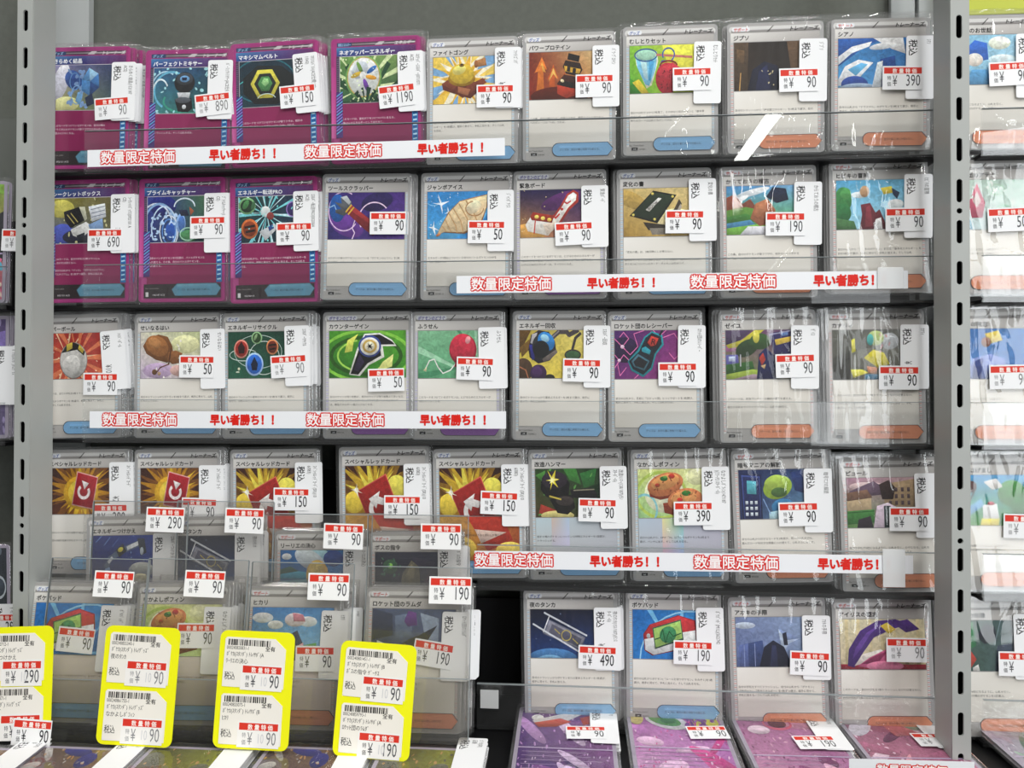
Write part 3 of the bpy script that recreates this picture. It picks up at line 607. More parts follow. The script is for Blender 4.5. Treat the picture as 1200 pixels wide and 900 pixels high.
A['board'] = [('g', '1e1648', '2a1c58', 'd89a48', '6a3a68'), ('e', 'e0a858', 14, 54, 26, 12), ('e', '5a2a68', 66, 14, 34, 10, -14), ('s', 'f4dca0', 18, 1, 3), ('p', 'a8342c', [(46, 40), (64, 20), (74, 6), (84, 1), (92, 5), (92, 16), (78, 26), (60, 48), (50, 50)]), ('p', 'f4efe6', [(50, 40), (66, 22), (76, 8), (84, 4), (89, 7), (88, 14), (76, 23), (58, 45), (51, 47)]), ('l', 'c83c34', 2, [(70, 16), (74, 18), (80, 15)]), ('l', 'c83c34', 2.4, [(52, 33), (56, 36), (62, 31)]), ('e', 'c83c34', 66, 25, 2.4, 1.8), ('p', 'f2ece2', [(8, 44), (20, 30), (54, 36), (56, 46), (44, 58), (12, 52)]), ('p', 'd8c8b8', [(36, 44), (56, 40), (54, 50), (42, 58)]), ('p', '9a3020', [(16, 34), (20, 28), (54, 33), (50, 42), (18, 38)]), ('e', 'f8d86a', 26, 34, 3.4, 2.4), ('e', 'f8d86a', 36, 36, 3.4, 2.4), ('e', 'f8c85a', 46, 38, 3.4, 2.4), ('l', 'c84030', 1.8, [(24, 38), (22, 55)])]
A['book'] = [('g', 'd8be7a', 'e4cf92', 'a8863e', 'd0b470'), ('e', 'ecdca8', 80, 40, 30, 14), ('e', 'c0a054', 12, 14, 24, 10, 20), ('p', '3a3128', [(30, 42), (66, 46), (86, 14), (90, 20), (70, 56), (38, 52)]), ('p', '9c9488', [(40, 50), (68, 50), (88, 20), (90, 24), (72, 58), (44, 58)]), ('p', '0e120e', [(9, 34), (46, 3), (82, 9), (52, 44)]), ('p', '20301f', [(12, 33), (46, 5), (79, 10), (50, 41)]), ('p', 'e8e4da', [(34, 27), (54, 12), (59, 13), (40, 29)]), ('t', '201c18', 'BOOK', 47, 23, 5.5, .02, -38), ('e', 'e8d468', 45, 7, 2, 1.6), ('e', 'e8d468', 76, 11, 2, 1.6), ('e', 'e8d468', 15, 33, 2, 1.6), ('e', 'e8d468', 48, 39, 2, 1.6)]
A['canyon'] = [('g', '4a90d0', '8ec4ec', '6aa83e', '4a9a44'), ('e', 'e8f2fa', 40, 8, 26, 4, -12), ('e', 'f2f6fa', 22, 16, 12, 3, -20), ('p', '8a4a38', [(0, 14), (12, 10), (24, 22), (36, 16), (48, 30), (0, 34)]), ('p', '5a8a3a', [(0, 30), (30, 26), (60, 32), (60, 44), (0, 46)]), ('p', '3f7a34', [(0, 38), (30, 34), (44, 40), (0, 46)]), ('p', '4a8ab4', [(0, 46), (36, 42), (44, 48), (0, 52)]), ('p', '7ab84a', [(0, 52), (60, 46), (60, 60), (0, 60)]), ('p', 'a86848', [(36, 40), (44, 22), (62, 16), (74, 30), (72, 46), (50, 50)]), ('p', 'c4805a', [(44, 22), (62, 16), (58, 32), (46, 36)]), ('p', '16223c', [(60, 14), (70, 2), (90, 4), (94, 18), (76, 22)]), ('p', 'd8d8e4', [(20, 60), (32, 50), (62, 50), (70, 60)])]
A['meadow'] = [('g', '5ab0dc', '7cc6e8', 'a8dcf0', 'bfe4f0'), ('e', 'eaf6fc', 34, 18, 12, 4), ('e', 'f2fafc', 88, 30, 12, 6), ('e', '3f8a4a', 10, 24, 13, 16), ('e', '57a65a', 14, 16, 8, 7), ('e', '2f7440', 8, 40, 14, 12), ('p', '4a7a48', [(0, 46), (26, 50), (30, 60), (0, 60)]), ('p', '6a2430', [(34, 60), (38, 42), (36, 30), (50, 28), (58, 40), (64, 36), (76, 60)]), ('p', '8a3440', [(42, 58), (44, 34), (50, 30), (54, 56)]), ('p', 'e8d24a', [(66, 10), (82, 8), (86, 16), (70, 18)]), ('p', '2a3a58', [(82, 10), (94, 16), (90, 24), (84, 18)]), ('e', 'caa078', 42, 14, 7, 7), ('p', 'f0f0f2', [(58, 48), (66, 46), (68, 60), (56, 60)])]
A['ball'] = [('g', 'b03428', 'a02420', 'c85434', 'b84030'), ('w', 'f0c8a0', 42, 30, 9, 80, .05, 5), ('w', 'e07a50', 60, 34, 14, 80, .07, 8), ('s', 'f8e8c8', 20, 1.2, 4), ('e', '8a8680', 54, 36, 24, 24), ('e', 'c8c6c2', 54, 36, 23, 23), ('e', 'dcdad6', 50, 42, 16, 13, -20), ('p', '22201e', [(33, 26), (42, 15), (54, 12), (66, 16), (74, 25), (72, 30), (60, 22), (46, 24)]), ('p', 'd8c048', [(42, 15), (52, 12), (52, 20), (42, 24)]), ('p', 'd8c048', [(64, 15), (72, 22), (70, 27), (62, 21)])]
A['pouch'] = [('g', 'e0dcc8', 'c8d494', 'c8b8d0', 'd0c8b8'), ('e', 'e4e4b0', 76, 16, 24, 12), ('e', 'c0a8c8', 30, 50, 26, 10), ('e', 'd8b0a8', 70, 50, 20, 8), ('s', 'f4f0e4', 16, 2, 6), ('p', '7a4e2a', [(4, 18), (12, 8), (30, 3), (46, 6), (54, 18), (56, 28), (46, 40), (26, 36), (10, 28)]), ('e', 'a46c3c', 28, 18, 20, 13, 18), ('e', 'bc8450', 24, 14, 11, 7, 18), ('p', '8a5a34', [(48, 26), (60, 24), (72, 28), (64, 34), (72, 40), (54, 42), (46, 36)]), ('l', '5a3620', 2.4, [(52, 22), (48, 42)]), ('l', '6a4028', 1.6, [(48, 42), (34, 46), (28, 52)]), ('e', '6a4a30', 24, 52, 4.4, 3.6), ('e', 'b89a78', 32, 54, 3, 2.4)]
A['orbs'] = [('g', '1a4a38', '123a2c', '226048', '1a4a38'), ('r', 'd8e8e0', 26, 30, 24, 8, 1, 10, 330), ('r', 'd8e8e0', 60, 34, 26, 22, 1), ('r', 'c8dcd4', 50, 26, 40, 22, .8), ('e', 'e09080', 22, 22, 12, 12), ('e', 'a02a20', 22, 22, 10, 10), ('p', '301010', [(18, 28), (16, 20), (22, 12), (28, 20), (27, 28)]), ('e', '9ac890', 48, 8, 9, 8), ('e', '2a4a24', 48, 8, 7, 6.4), ('e', '88a878', 46, 7, 2, 5, 30), ('e', 'a8c8f4', 44, 42, 15, 15), ('e', '2a6ac8', 44, 42, 12.6, 12.6), ('p', '0c1c38', [(44, 32), (50, 42), (48, 50), (40, 50), (38, 42)]), ('e', 'd88a5a', 74, 20, 10, 10), ('e', '6a2a18', 74, 20, 8, 8), ('l', '201008', 2.4, [(68, 18), (80, 17)]), ('l', '201008', 2.4, [(70, 23), (79, 22)]), ('e', 'e8f0c8', 18, 48, 2, 2), ('e', 'd8e8d0', 16, 52, 3, 1)]
A['gain'] = [('g', '4a9a2a', '5aa82e', '2a6a1e', '3a8a26'), ('r', '8ad04a', 48, 32, 60, 34, 4), ('r', '2a5a18', 48, 32, 48, 26, 5), ('r', 'a8dc5a', 50, 32, 40, 22, 2.4, 100, 250), ('p', 'e8f06a', [(20, 28), (24, 12), (38, 4), (32, 14), (30, 26)]), ('p', 'f0f490', [(70, 40), (84, 30), (82, 46), (58, 54), (66, 46)]), ('p', 'e8e8e0', [(26, 56), (36, 24), (46, 4), (66, 3), (82, 12), (88, 20), (70, 20), (72, 34), (52, 44), (40, 58)]), ('p', '121016', [(28, 55), (38, 26), (47, 6), (66, 5), (82, 14), (86, 18), (66, 18), (68, 32), (50, 42), (38, 56)]), ('p', '2e2440', [(32, 50), (40, 30), (46, 40), (38, 52)]), ('e', '3a4a90', 53, 20, 15, 14), ('e', 'e4e4dc', 53, 20, 12.5, 11.5), ('e', 'c8a85a', 53, 20, 9.6, 8.8), ('e', 'e8e0c8', 53, 20, 6.4, 6), ('b', '181414', 53, 20, 6, 4, 5.5, .35, 2)]
A['balloon'] = [('g', '8ac49a', '74b488', '58a074', '6aae82'), ('w', 'a4d8b4', 96, 60, 7, 120, .06, 3), ('w', '4a9068', 100, 40, 6, 120, .05, 7), ('l', 'eef0ea', 1.6, [(12, 48), (18, 38), (26, 36), (32, 46), (40, 54), (52, 50), (60, 42)]), ('p', 'd0c8a0', [(8, 50), (14, 46), (13, 52)]), ('e', 'a01c34', 72, 24, 22, 20), ('e', 'c82e46', 71, 22, 20, 18), ('e', 'e89aa0', 80, 12, 4, 5, 30), ('p', 'a01c34', [(60, 40), (66, 38), (64, 46), (58, 46)])]
A['clawsphere'] = [('g', 'b09a3a', 'f0e48a', 'e8d45a', 'd8c048'), ('p', '5a4018', [(0, 0), (18, 0), (0, 30)]), ('p', '7a5a22', [(0, 22), (26, 4), (30, 12), (4, 34)]), ('l', '4a4244', 6, [(48, 12), (62, 2), (74, 2), (78, 6), (92, 0)]), ('l', '8a8488', 2, [(50, 10), (62, 1)]), ('l', '3a3436', 4, [(82, 28), (88, 10), (96, 4)]), ('p', '25202a', [(14, 24), (18, 6), (30, 0), (46, 2), (56, 14), (58, 28), (48, 38), (30, 42), (16, 34)]), ('p', 'b8b4b8', [(17, 16), (20, 5), (28, 3), (26, 10), (22, 18)]), ('p', '2a2c80', [(15, 18), (22, 18), (24, 36), (20, 38)]), ('e', '2a2c2e', 38, 20, 18, 17), ('e', '2f86d0', 42, 14, 14, 11, 30), ('e', '9fd4f4', 40, 10, 7, 4.6, 20), ('e', '15161a', 34, 24, 13, 11), ('p', '6a605c', [(36, 36), (58, 24), (60, 28), (48, 37), (38, 40)]), ('e', '4a3626', 6, 50, 15, 15), ('l', 'a86a4a', 1.6, [(0, 46), (10, 50), (14, 60)]), ('e', '3a2248', 30, 54, 13, 11), ('e', '4a2c5c', 28, 52, 8, 7), ('e', '2a2a20', 48, 60, 8, 5), ('e', '3a5a3a', 84, 32, 12, 6), ('r', '3a3430', 84, 31, 13, 7, 2)]
A['receiver'] = [('g', '4a2068', '8a2a78', '6a2a70', 'a03a80'), ('e', '2a1640', 16, 24, 22, 16)] + [('l', 'e878b8', 1.1, p) for p in ([(0, 10), (12, 20), (22, 10), (14, 2), (8, 8)], [(0, 46), (14, 30), (40, 52), (30, 60)], [(12, 20), (24, 30), (36, 20), (30, 4), (46, 0)], [(56, 2), (66, 10), (80, 0)], [(60, 0), (72, 10), (92, 4), (100, 14)], [(70, 54), (84, 44), (100, 56)], [(4, 40), (8, 56), (18, 46)], [(84, 28), (92, 36), (100, 30)], [(0, 30), (6, 36)])] + [('e', 'f4c8e4', 12, 20, 3, 2.4), ('e', 'f4c8e4', 7, 37, 2.6, 2), ('p', '1f8a98', [(20, 38), (36, 24), (46, 8), (58, 1), (74, 6), (76, 18), (64, 30), (58, 48), (44, 58), (26, 50)]), ('p', '14202c', [(22, 38), (38, 26), (48, 9), (58, 3), (72, 8), (73, 17), (62, 29), (56, 46), (44, 55), (28, 48)]), ('p', '3f6878', [(26, 38), (36, 29), (54, 38), (46, 50), (30, 45)]), ('p', '1a1c22', [(29, 39), (37, 32), (51, 39), (45, 47), (32, 44)]), ('p', '2f9aac', [(42, 22), (48, 20), (56, 25), (54, 30), (42, 26)]), ('p', '301014', [(48, 16), (56, 5), (70, 9), (66, 20), (56, 22)]), ('p', 'c83a30', [(51, 15), (57, 7), (68, 10), (64, 18), (56, 20)]), ('t', '401010', 'R', 59.5, 17.6, 10, .03, 14), ('l', '14202c', 3, [(70, 6), (74, 0)])]
A['dusk_park'] = [('g', '7a4a68', '6a4a78', '6a8a48', '8a7a70'), ('p', 'a86a98', [(0, 14), (26, 10), (24, 26), (0, 26)]), ('p', '4a3a58', [(0, 0), (40, 0), (20, 14), (0, 18)]), ('p', 'c8c040', [(0, 18), (24, 12), (44, 0), (58, 0), (30, 20), (4, 22)]), ('e', '2e4428', 32, 22, 18, 10, -20), ('e', '3a5a30', 52, 14, 16, 10), ('p', '5a5898', [(0, 30), (18, 30), (20, 44), (0, 46)]), ('p', 'b8c4e0', [(4, 32), (14, 32), (14, 38), (4, 38)]), ('p', '2f5a28', [(0, 42), (40, 38), (44, 52), (0, 56)]), ('p', '9ab048', [(0, 54), (40, 48), (60, 50), (60, 56), (0, 60)]), ('p', 'a08a98', [(10, 60), (40, 54), (70, 56), (70, 60)]), ('p', '2a2456', [(66, 4), (100, 0), (100, 40), (74, 34)]), ('p', 'd8b84a', [(74, 12), (100, 8), (100, 14), (76, 19)]), ('l', 'a8a8c8', 1.4, [(66, 6), (100, 1)]), ('p', '6a88c0', [(84, 4), (94, 3), (94, 7), (84, 8)]), ('l', 'c8c8d0', 1.6, [(22, 30), (22, 44)]), ('p', '1e2250', [(46, 60), (50, 30), (60, 22), (72, 30), (78, 60)]), ('p', 'b03a30', [(50, 34), (56, 28), (60, 36), (54, 44)]), ('p', 'c8a878', [(52, 44), (60, 42), (58, 48)]), ('e', 'e0d85a', 46, 8, 5, 8)]
A['corridor'] = [('g', '6a6a62', '8a8c88', '5a5a52', '7a7a74'), ('p', '4a4a46', [(0, 34), (26, 26), (28, 60), (0, 60)]), ('l', '3a3a38', 1.4, [(22, 0), (24, 40)]), ('l', '8c8c86', 1.2, [(0, 10), (24, 12)]), ('l', '34342f', 1.4, [(0, 44), (26, 34)]), ('p', '74746c', [(30, 26), (70, 20), (100, 24), (100, 60), (24, 60)]), ('e', 'c8ccd0', 84, 14, 14, 10), ('p', 'e0d84a', [(28, 12), (33, 10), (34, 26), (28, 28)]), ('e', 'c8d890', 64, 10, 12, 9), ('e', '5ab8b4', 56, 12, 5, 7), ('p', 'd8cc3a', [(46, 34), (60, 24), (76, 28), (84, 42), (66, 46), (56, 40)]), ('p', 'e4da58', [(26, 48), (44, 48), (52, 52), (30, 58)]), ('p', 'c88a6a', [(50, 44), (66, 46), (64, 54), (52, 52)]), ('p', '4a7a98', [(48, 54), (72, 54), (72, 60), (46, 60)]), ('s', 'e8b8b8', 6, 2, 3, (70, 6, 84, 30))]
A['redcard'] = [('g', '3a1c10', '4a2412', '5a2c14', '3a1a10'), ('b', '7a4a18', 54, 32, 20, 50, 80, 2.6, 2), ('b', 'b8821c', 54, 32, 22, 36, 66, 2.0, 5), ('b', 'e0b830', 54, 32, 20, 26, 52, 1.8, 9), ('e', 'd8a828', 54, 32, 30, 22), ('e', 'ecca48', 54, 32, 22, 17), ('e', 'f8ea90', 54, 34, 12, 10), ('p', 'd8a0a0', [(48, 4), (84, 12), (74, 54), (38, 48)]), ('p', 'a01c28', [(49, 5.5), (82.5, 13), (73, 52.5), (39.5, 46.8)]), ('r', 'f2e8e8', 59, 31, 11, 10, 4, -30, 235), ('p', 'f2e8e8', [(56, 16), (68, 20), (60, 28)])]
A['redcard_large'] = [('g', '3a1408', '2a1008', '8a6a14', '4a2a0a'), ('b', '8a641a', 50, 40, 20, 60, 90, 2.8, 3), ('b', 'c8a428', 50, 40, 20, 46, 76, 2.0, 6), ('b', 'e8d850', 46, 40, 14, 36, 60, 1.6, 8), ('e', 'b88a1c', 30, 48, 32, 20), ('e', 'e0c444', 14, 46, 16, 14), ('e', 'e8d85a', 84, 26, 16, 14), ('p', 'c85a4a', [(18, 32), (66, 10), (90, 62), (44, 84)]), ('p', '98201c', [(19.5, 32.5), (65.5, 12), (88, 61), (44, 82)]), ('e', 'f8f4e0', 18, 31, 3.4, 3.4), ('b', 'f8f4e0', 18, 31, 4, 8, 11, .4, 2), ('r', 'd8d4d2', 58, 54, 20, 17, 7, 30, 215), ('p', 'e0dcda', [(38, 42), (56, 32), (54, 39), (66, 42), (62, 50), (52, 48), (50, 54)])]
A['hammer'] = [('g', '2a4a22', '1a3a1c', '4a3a1e', '24401f'), ('p', '3a7a34', [(44, 0), (64, 0), (72, 20), (54, 14)]), ('p', '2a6a30', [(70, 6), (96, 0), (92, 20), (76, 24)]), ('p', 'a0382a', [(8, 44), (34, 52), (28, 60), (4, 58)]), ('p', '4a8a3a', [(0, 8), (16, 2), (12, 16)]), ('p', '102a14', [(76, 26), (100, 18), (100, 40), (84, 40)]), ('s', '5a9a4a', 12, 3, 8), ('e', 'd8cc84', 34, 58, 26, 6), ('p', '0c0a0c', [(9, 16), (22, 4), (44, 6), (54, 18), (52, 34), (36, 40), (16, 34), (8, 26)]), ('e', '2e2430', 30, 14, 20, 11), ('p', '12100f', [(22, 38), (58, 32), (62, 48), (50, 57), (34, 55)]), ('e', '3a3230', 46, 40, 14, 6), ('p', '141216', [(54, 26), (88, 24), (96, 30), (96, 38), (58, 36)]), ('l', '8a8470', 1.4, [(60, 27), (92, 26)]), ('b', 'f2e03a', 27, 14, 6, 10, 16, .7, 7), ('b', 'fbf6b0', 27, 14, 6, 6, 9, .5, 8), ('l', 'c8b44a', 2, [(22, 34), (40, 38)])]
A['muffin'] = [('g', 'd8e08a', 'e8eab0', '9ac88a', 'dce89a'), ('e', 'f2f4d0', 40, 30, 30, 24), ('r', 'b8d060', 36, 32, 40, 30, 4), ('r', '8ac8d0', 10, 50, 20, 20, 3), ('e', 'eef0b8', 90, 10, 16, 10), ('p', '8a3a24', [(16, 24), (30, 30), (66, 20), (60, 34), (34, 38), (18, 34)]), ('e', 'c8784a', 42, 19, 28, 14, -12), ('e', 'dc9a5c', 42, 16, 22, 9, -12), ('e', '2a6a2a', 40, 12, 6, 3), ('e', '6aa84a', 42, 10, 3, 1.6), ('e', 'c03428', 52, 9, 5, 3), ('e', 'b03a2a', 30, 20, 4, 2.4), ('s', '8a4a2a', 14, 1.6, 3, (24, 10, 62, 28)), ('p', '8a3a24', [(38, 42), (60, 40), (94, 34), (90, 52), (60, 58), (40, 54)]), ('e', 'c87a4c', 72, 38, 27, 14, -6), ('e', 'd8985c', 70, 36, 20, 9, -6), ('e', '2f7a30', 74, 30, 7, 3.4), ('e', 'c8382c', 64, 38, 4.4, 2.6), ('s', '8a4a2a', 14, 1.6, 5, (52, 28, 92, 46))]
A['keypad'] = [('g', '1e2a58', '2a4878', '24305e', '88c0d0'), ('p', '161e44', [(2, 4), (34, 6), (34, 60), (4, 60)]), ('p', '3a4a8a', [(4, 6), (32, 8), (32, 60), (6, 60)]), ('p', '202a5a', [(6, 8), (31, 10), (31, 60), (8, 60)]), ('p', '58b0c0', [(12, 13), (26, 14), (26, 30), (12, 29)])] + [('p', 'd0d8ec', [(9+7*i, 38+7*j), (13+7*i, 38+7*j), (13+7*i, 42+7*j), (9+7*i, 42+7*j)]) for i in range(3) for j in range(3)] + [('e', '9ab840', 58, 22, 22, 14, -12), ('e', 'b4d05a', 54, 16, 16, 9, -12), ('e', '4a6a38', 60, 28, 12, 6), ('e', '3a7aa8', 66, 46, 18, 10), ('p', 'b8dce8', [(44, 52), (90, 46), (90, 60), (44, 60)]), ('l', '88a8d8', 1.4, [(36, 36), (46, 54)]), ('p', '24386e', [(78, 4), (98, 2), (98, 30), (84, 26)])]
A['academy'] = [('g', 'b88aa0', 'd8b8b8', '5a8a48', '8a7a80'), ('e', 'e4c8c8', 30, 10, 26, 5), ('p', '6a5468', [(4, 16), (40, 4), (60, 14), (60, 20), (4, 24)]), ('p', 'a89070', [(54, 8), (100, 2), (100, 44), (56, 40)]), ('p', 'c4ac88', [(0, 24), (30, 18), (36, 24), (36, 40), (0, 40)]), ('p', '7a5a48', [(0, 18), (30, 14), (38, 24), (0, 28)])] + [('p', '5a4a50', [(62+9*i, 12+8*j), (66+9*i, 12+8*j), (66+9*i, 17+8*j), (62+9*i, 17+8*j)]) for i in range(4) for j in range(3)] + [('p', '3f7a3a', [(0, 40), (40, 38), (40, 54), (0, 56)]), ('l', '2a5a2a', 1, [(0, 42), (40, 40)]), ('p', '302830', [(16, 50), (34, 46), (38, 60), (14, 60)]), ('p', 'e4d0e0', [(38, 60), (44, 34), (60, 30), (74, 36), (80, 60)]), ('p', '2e3a3c', [(54, 34), (64, 34), (62, 60), (54, 60)]), ('p', '3a2a28', [(48, 8), (62, 3), (72, 12), (68, 26), (52, 26)])]
A['stretcher'] = [('g', '0a1026', '0e1430', '1a3a78', '2a4a88'), ('e', '4a80b8', 34, 62, 40, 14), ('e', '7ab0d8', 30, 66, 24, 10), ('s', '8aa0c8', 10, .7, 4), ('p', '6a6e80', [(28, 12), (86, 34), (78, 50), (20, 30)]), ('p', '8a8a98', [(30, 14), (84, 35), (77, 48), (23, 30)]), ('p', '5a5a6c', [(34, 18), (80, 36), (75, 46), (28, 29)]), ('l', 'd8dce4', 2.2, [(22, 4), (88, 32)]), ('l', 'd8dce4', 2.2, [(4, 18), (76, 52)]), ('l', 'eceef2', 1.4, [(30, 8), (20, 28)]), ('r', 'b8a85a', 56, 32, 8, 7, 1.4), ('l', 'b8a85a', 1.4, [(38, 24), (46, 30)]), ('l', 'b8a85a', 1.4, [(66, 36), (74, 42)])]
A['tablet'] = [('g', '1a6ab8', '3a9adc', '2a80cc', '1a64b0'), ('w', '7ac4f0', 70, 60, 8, 120, .05, 3), ('r', '9ad4f4', 90, 60, 80, 60, 2), ('p', '8a1e26', [(16, 30), (26, 18), (70, 6), (96, 12), (98, 24), (98, 44), (30, 56), (18, 50)]), ('p', 'c8343a', [(18, 29), (28, 18), (70, 7), (94, 13), (96, 24), (20, 36)]), ('p', 'e8eaec', [(18, 36), (96, 24), (97, 42), (32, 55), (19, 49)]), ('p', '3a5a4a', [(30, 22), (74, 11), (78, 36), (34, 48)]), ('p', 'a4cc6c', [(32, 23), (73, 13), (76, 34), (35, 46)]), ('e', '3a8a5a', 54, 30, 13, 10, -12), ('l', '1f5a34', 1.4, [(34, 36), (42, 34), (46, 24), (50, 40), (56, 26), (62, 32), (74, 28)]), ('e', 'b8bcc0', 24, 32, 3, 3)]
A['towers'] = [('g', '7a8ab4', '9ab0d0', '5a6a98', '8898b8'), ('p', '3a4a78', [(4, 34), (40, 28), (44, 60), (4, 60)]), ('p', '5a6aa0', [(4, 34), (18, 32), (18, 60), (4, 60)]), ('l', '8a98c4', 1.2, [(12, 34), (12, 60)]), ('l', '8a98c4', 1.2, [(28, 32), (28, 60)]), ('p', 'b8c8e4', [(64, 14), (96, 26), (80, 32), (70, 44)]), ('p', '8ca0cc', [(64, 14), (96, 26), (76, 28)]), ('p', '1c2034', [(34, 60), (42, 36), (56, 28), (72, 36), (84, 60)]), ('p', '2a3050', [(50, 60), (54, 34), (60, 34), (62, 60)]), ('e', 'c4d0e4', 14, 10, 16, 4), ('p', '22263a', [(70, 20), (76, 18), (78, 34), (72, 34)])]
A['crescent'] = [('g', 'e8e0c0', 'ddd2ae', 'c8b898', 'd8c8a0')] + [('p', 'cfc198', [(6+14*i, 0), (10+14*i, 0), (10+14*i, 56), (6+14*i, 56)]) for i in range(7)] + [('p', '8a2434', [(0, 54), (100, 54), (100, 60), (0, 60)]), ('p', '4a2a78', [(8, 56), (10, 36), (24, 14), (44, 2), (66, 0), (82, 6), (62, 12), (40, 22), (24, 44), (16, 58)]), ('p', '6a44a0', [(14, 48), (18, 34), (32, 16), (48, 6), (36, 18), (24, 36)]), ('p', 'e8e0d8', [(16, 56), (26, 42), (48, 36), (52, 40), (30, 52)]), ('p', 'c85a88', [(20, 56), (34, 46), (58, 34), (64, 52), (40, 60)]), ('p', '8a2a58', [(24, 54), (40, 44), (56, 38), (44, 52)]), ('p', '50307e', [(62, 4), (80, 0), (94, 12), (78, 16)]), ('p', 'e8c84a', [(48, 8), (56, 4), (66, 12), (58, 18)]), ('e', 'd880a0', 52, 56, 22, 6)]
A['robot_arm'] = [('g', '1a2a7a', '2a48a8', '16205e', '2a3a88'), ('l', '6a90d8', 1, [(6, 8), (16, 0)]), ('l', '6a90d8', 1, [(20, 12), (30, 2)]), ('l', '4a68b8', 1, [(34, 14), (46, 2)]), ('s', '8ab4f0', 14, 1, 6), ('l', '5a6a88', 8, [(24, 40), (30, 30), (48, 20), (80, 10)]), ('l', 'd8dce4', 4, [(28, 34), (34, 28)]), ('l', 'e8ecf0', 5, [(60, 16), (78, 10)]), ('p', '2a2c38', [(40, 18), (52, 10), (58, 20), (46, 28)]), ('e', 'e8d84a', 48, 18, 4.6, 3, -20), ('p', '2a3040', [(76, 4), (88, 4), (92, 22), (82, 26)]), ('e', 'b8c4d0', 84, 20, 3, 5), ('e', '9aa0a8', 84, 44, 22, 9), ('e', 'c8ccc8', 84, 40, 18, 6), ('e', 'd8d2b0', 82, 56, 14, 8), ('e', 'a8acb0', 24, 56, 10, 5), ('p', '7a98c8', [(22, 42), (30, 40), (34, 50), (24, 52)])]
A['seaside'] = [('g', '1f6ab0', '2a80c8', '1a5a98', '2a70b0'), ('e', 'e8f0f4', 10, 8, 8, 4), ('e', 'a8d4ec', 60, 8, 22, 10), ('p', '3aa0c0', [(0, 30), (30, 26), (60, 30), (60, 36), (0, 36)]), ('p', '2a5a4a', [(0, 24), (16, 20), (30, 26), (0, 30)]), ('p', '8ac8d8', [(0, 38), (100, 34), (100, 38), (0, 42)]), ('e', 'cdd8e4', 48, 12, 26, 12, 20), ('e', 'dcb45a', 60, 30, 18, 18), ('e', 'e8c870', 58, 26, 13, 12), ('e', '2a4a98', 86, 10, 16, 10)]
A['night_glow'] = [('g', '0e1430', '1a1c48', '141226', '241a38'), ('e', '2a5a3a', 24, 18, 12, 9), ('e', '8ad05a', 24, 17, 4, 3.4), ('s', '3a7a5a', 12, 2, 3, (10, 8, 40, 30)), ('p', '2a2440', [(60, 6), (96, 12), (98, 40), (70, 34)]), ('p', '6a6450', [(36, 60), (44, 26), (58, 10), (70, 18), (74, 60)]), ('p', '8a8064', [(48, 30), (58, 14), (64, 22), (58, 40)]), ('p', '4a3448', [(74, 40), (86, 28), (94, 44), (84, 60)])]
A['open_sky'] = [('g', '3a80c8', '5aa0dc', 'a8d0e8', '8ac0e0'), ('e', 'eef4f8', 16, 12, 16, 6), ('e', 'f4f8fa', 36, 20, 12, 5), ('e', 'e4eef4', 86, 16, 14, 6), ('p', '5a9a58', [(0, 48), (30, 42), (60, 46), (100, 40), (100, 60), (0, 60)]), ('e', '4a8a4a', 10, 44, 10, 6), ('p', '2a3058', [(46, 60), (52, 34), (70, 26), (80, 42), (84, 60)]), ('e', 'e4d8dc', 66, 14, 16, 8), ('p', 'd88a9a', [(62, 6), (78, 8), (82, 16), (64, 16)]), ('p', 'd8a8b0', [(70, 44), (80, 40), (82, 60), (70, 60)])]
A['monitor_room'] = [('g', '4a5878', '5a6888', '3a4464', '4a5070'), ('p', '2e3650', [(0, 0), (30, 6), (32, 30), (0, 36)]), ('p', '6a7a98', [(34, 8), (60, 4), (60, 30), (36, 34)]), ('p', '8a98ac', [(72, 4), (100, 10), (100, 60), (88, 60)]), ('p', 'd8dccc', [(8, 36), (28, 42), (26, 58), (6, 56)]), ('p', '6a9a78', [(10, 39), (26, 44), (24, 56), (8, 54)]), ('p', '1a1a24', [(34, 60), (44, 40), (56, 34), (70, 30), (98, 18), (80, 40), (92, 60)]), ('p', '6a3a88', [(48, 14), (54, 2), (66, 4), (68, 18), (54, 20)]), ('p', 'b03030', [(56, 42), (66, 42), (68, 52), (54, 54)]), ('l', 'c8a84a', 1.4, [(50, 40), (54, 60)])]
A['pale_lake'] = [('g', '8ac4e0', 'a8d8f0', '7ab8d8', 'c8e4f0'), ('p', '2f6ac8', [(20, 22), (40, 6), (58, 10), (60, 30), (30, 34)]), ('e', 'f0e4d8', 40, 30, 12, 8), ('p', '5a9ac8', [(24, 60), (36, 42), (58, 42), (66, 60)]), ('e', 'eef4e0', 76, 10, 16, 8), ('e', 'd8f0f8', 80, 30, 20, 6)]
A['pale_garden'] = [('g', 'cfe0d4', 'b8d4c8', 'c8dce4', 'd8e4dc'), ('p', 'c85a74', [(34, 28), (46, 4), (58, 28), (54, 46), (38, 46)]), ('p', 'e8d4d0', [(40, 26), (46, 14), (52, 26), (46, 34)]), ('r', 'b0ccb8', 74, 12, 12, 7, 2), ('p', '7ab0c8', [(26, 60), (34, 42), (40, 60)]), ('s', 'f0f6f0', 20, 3, 3), ('e', '98b8a8', 84, 40, 14, 10)]
A['storm_blue'] = [('g', '3a70b8', '5a90cc', '6a98d0', '4a78b8'), ('l', '9ac4e8', 2, [(10, 0), (30, 40)]), ('l', '88b4dc', 2, [(4, 10), (20, 50)]), ('p', '8a9ad0', [(24, 60), (34, 36), (60, 30), (80, 36), (86, 60)]), ('p', 'e0c85a', [(52, 6), (72, 2), (78, 14), (60, 18)]), ('e', '9a6a58', 54, 16, 7, 6), ('p', '3a4a88', [(36, 40), (50, 34), (46, 60), (34, 60)])]
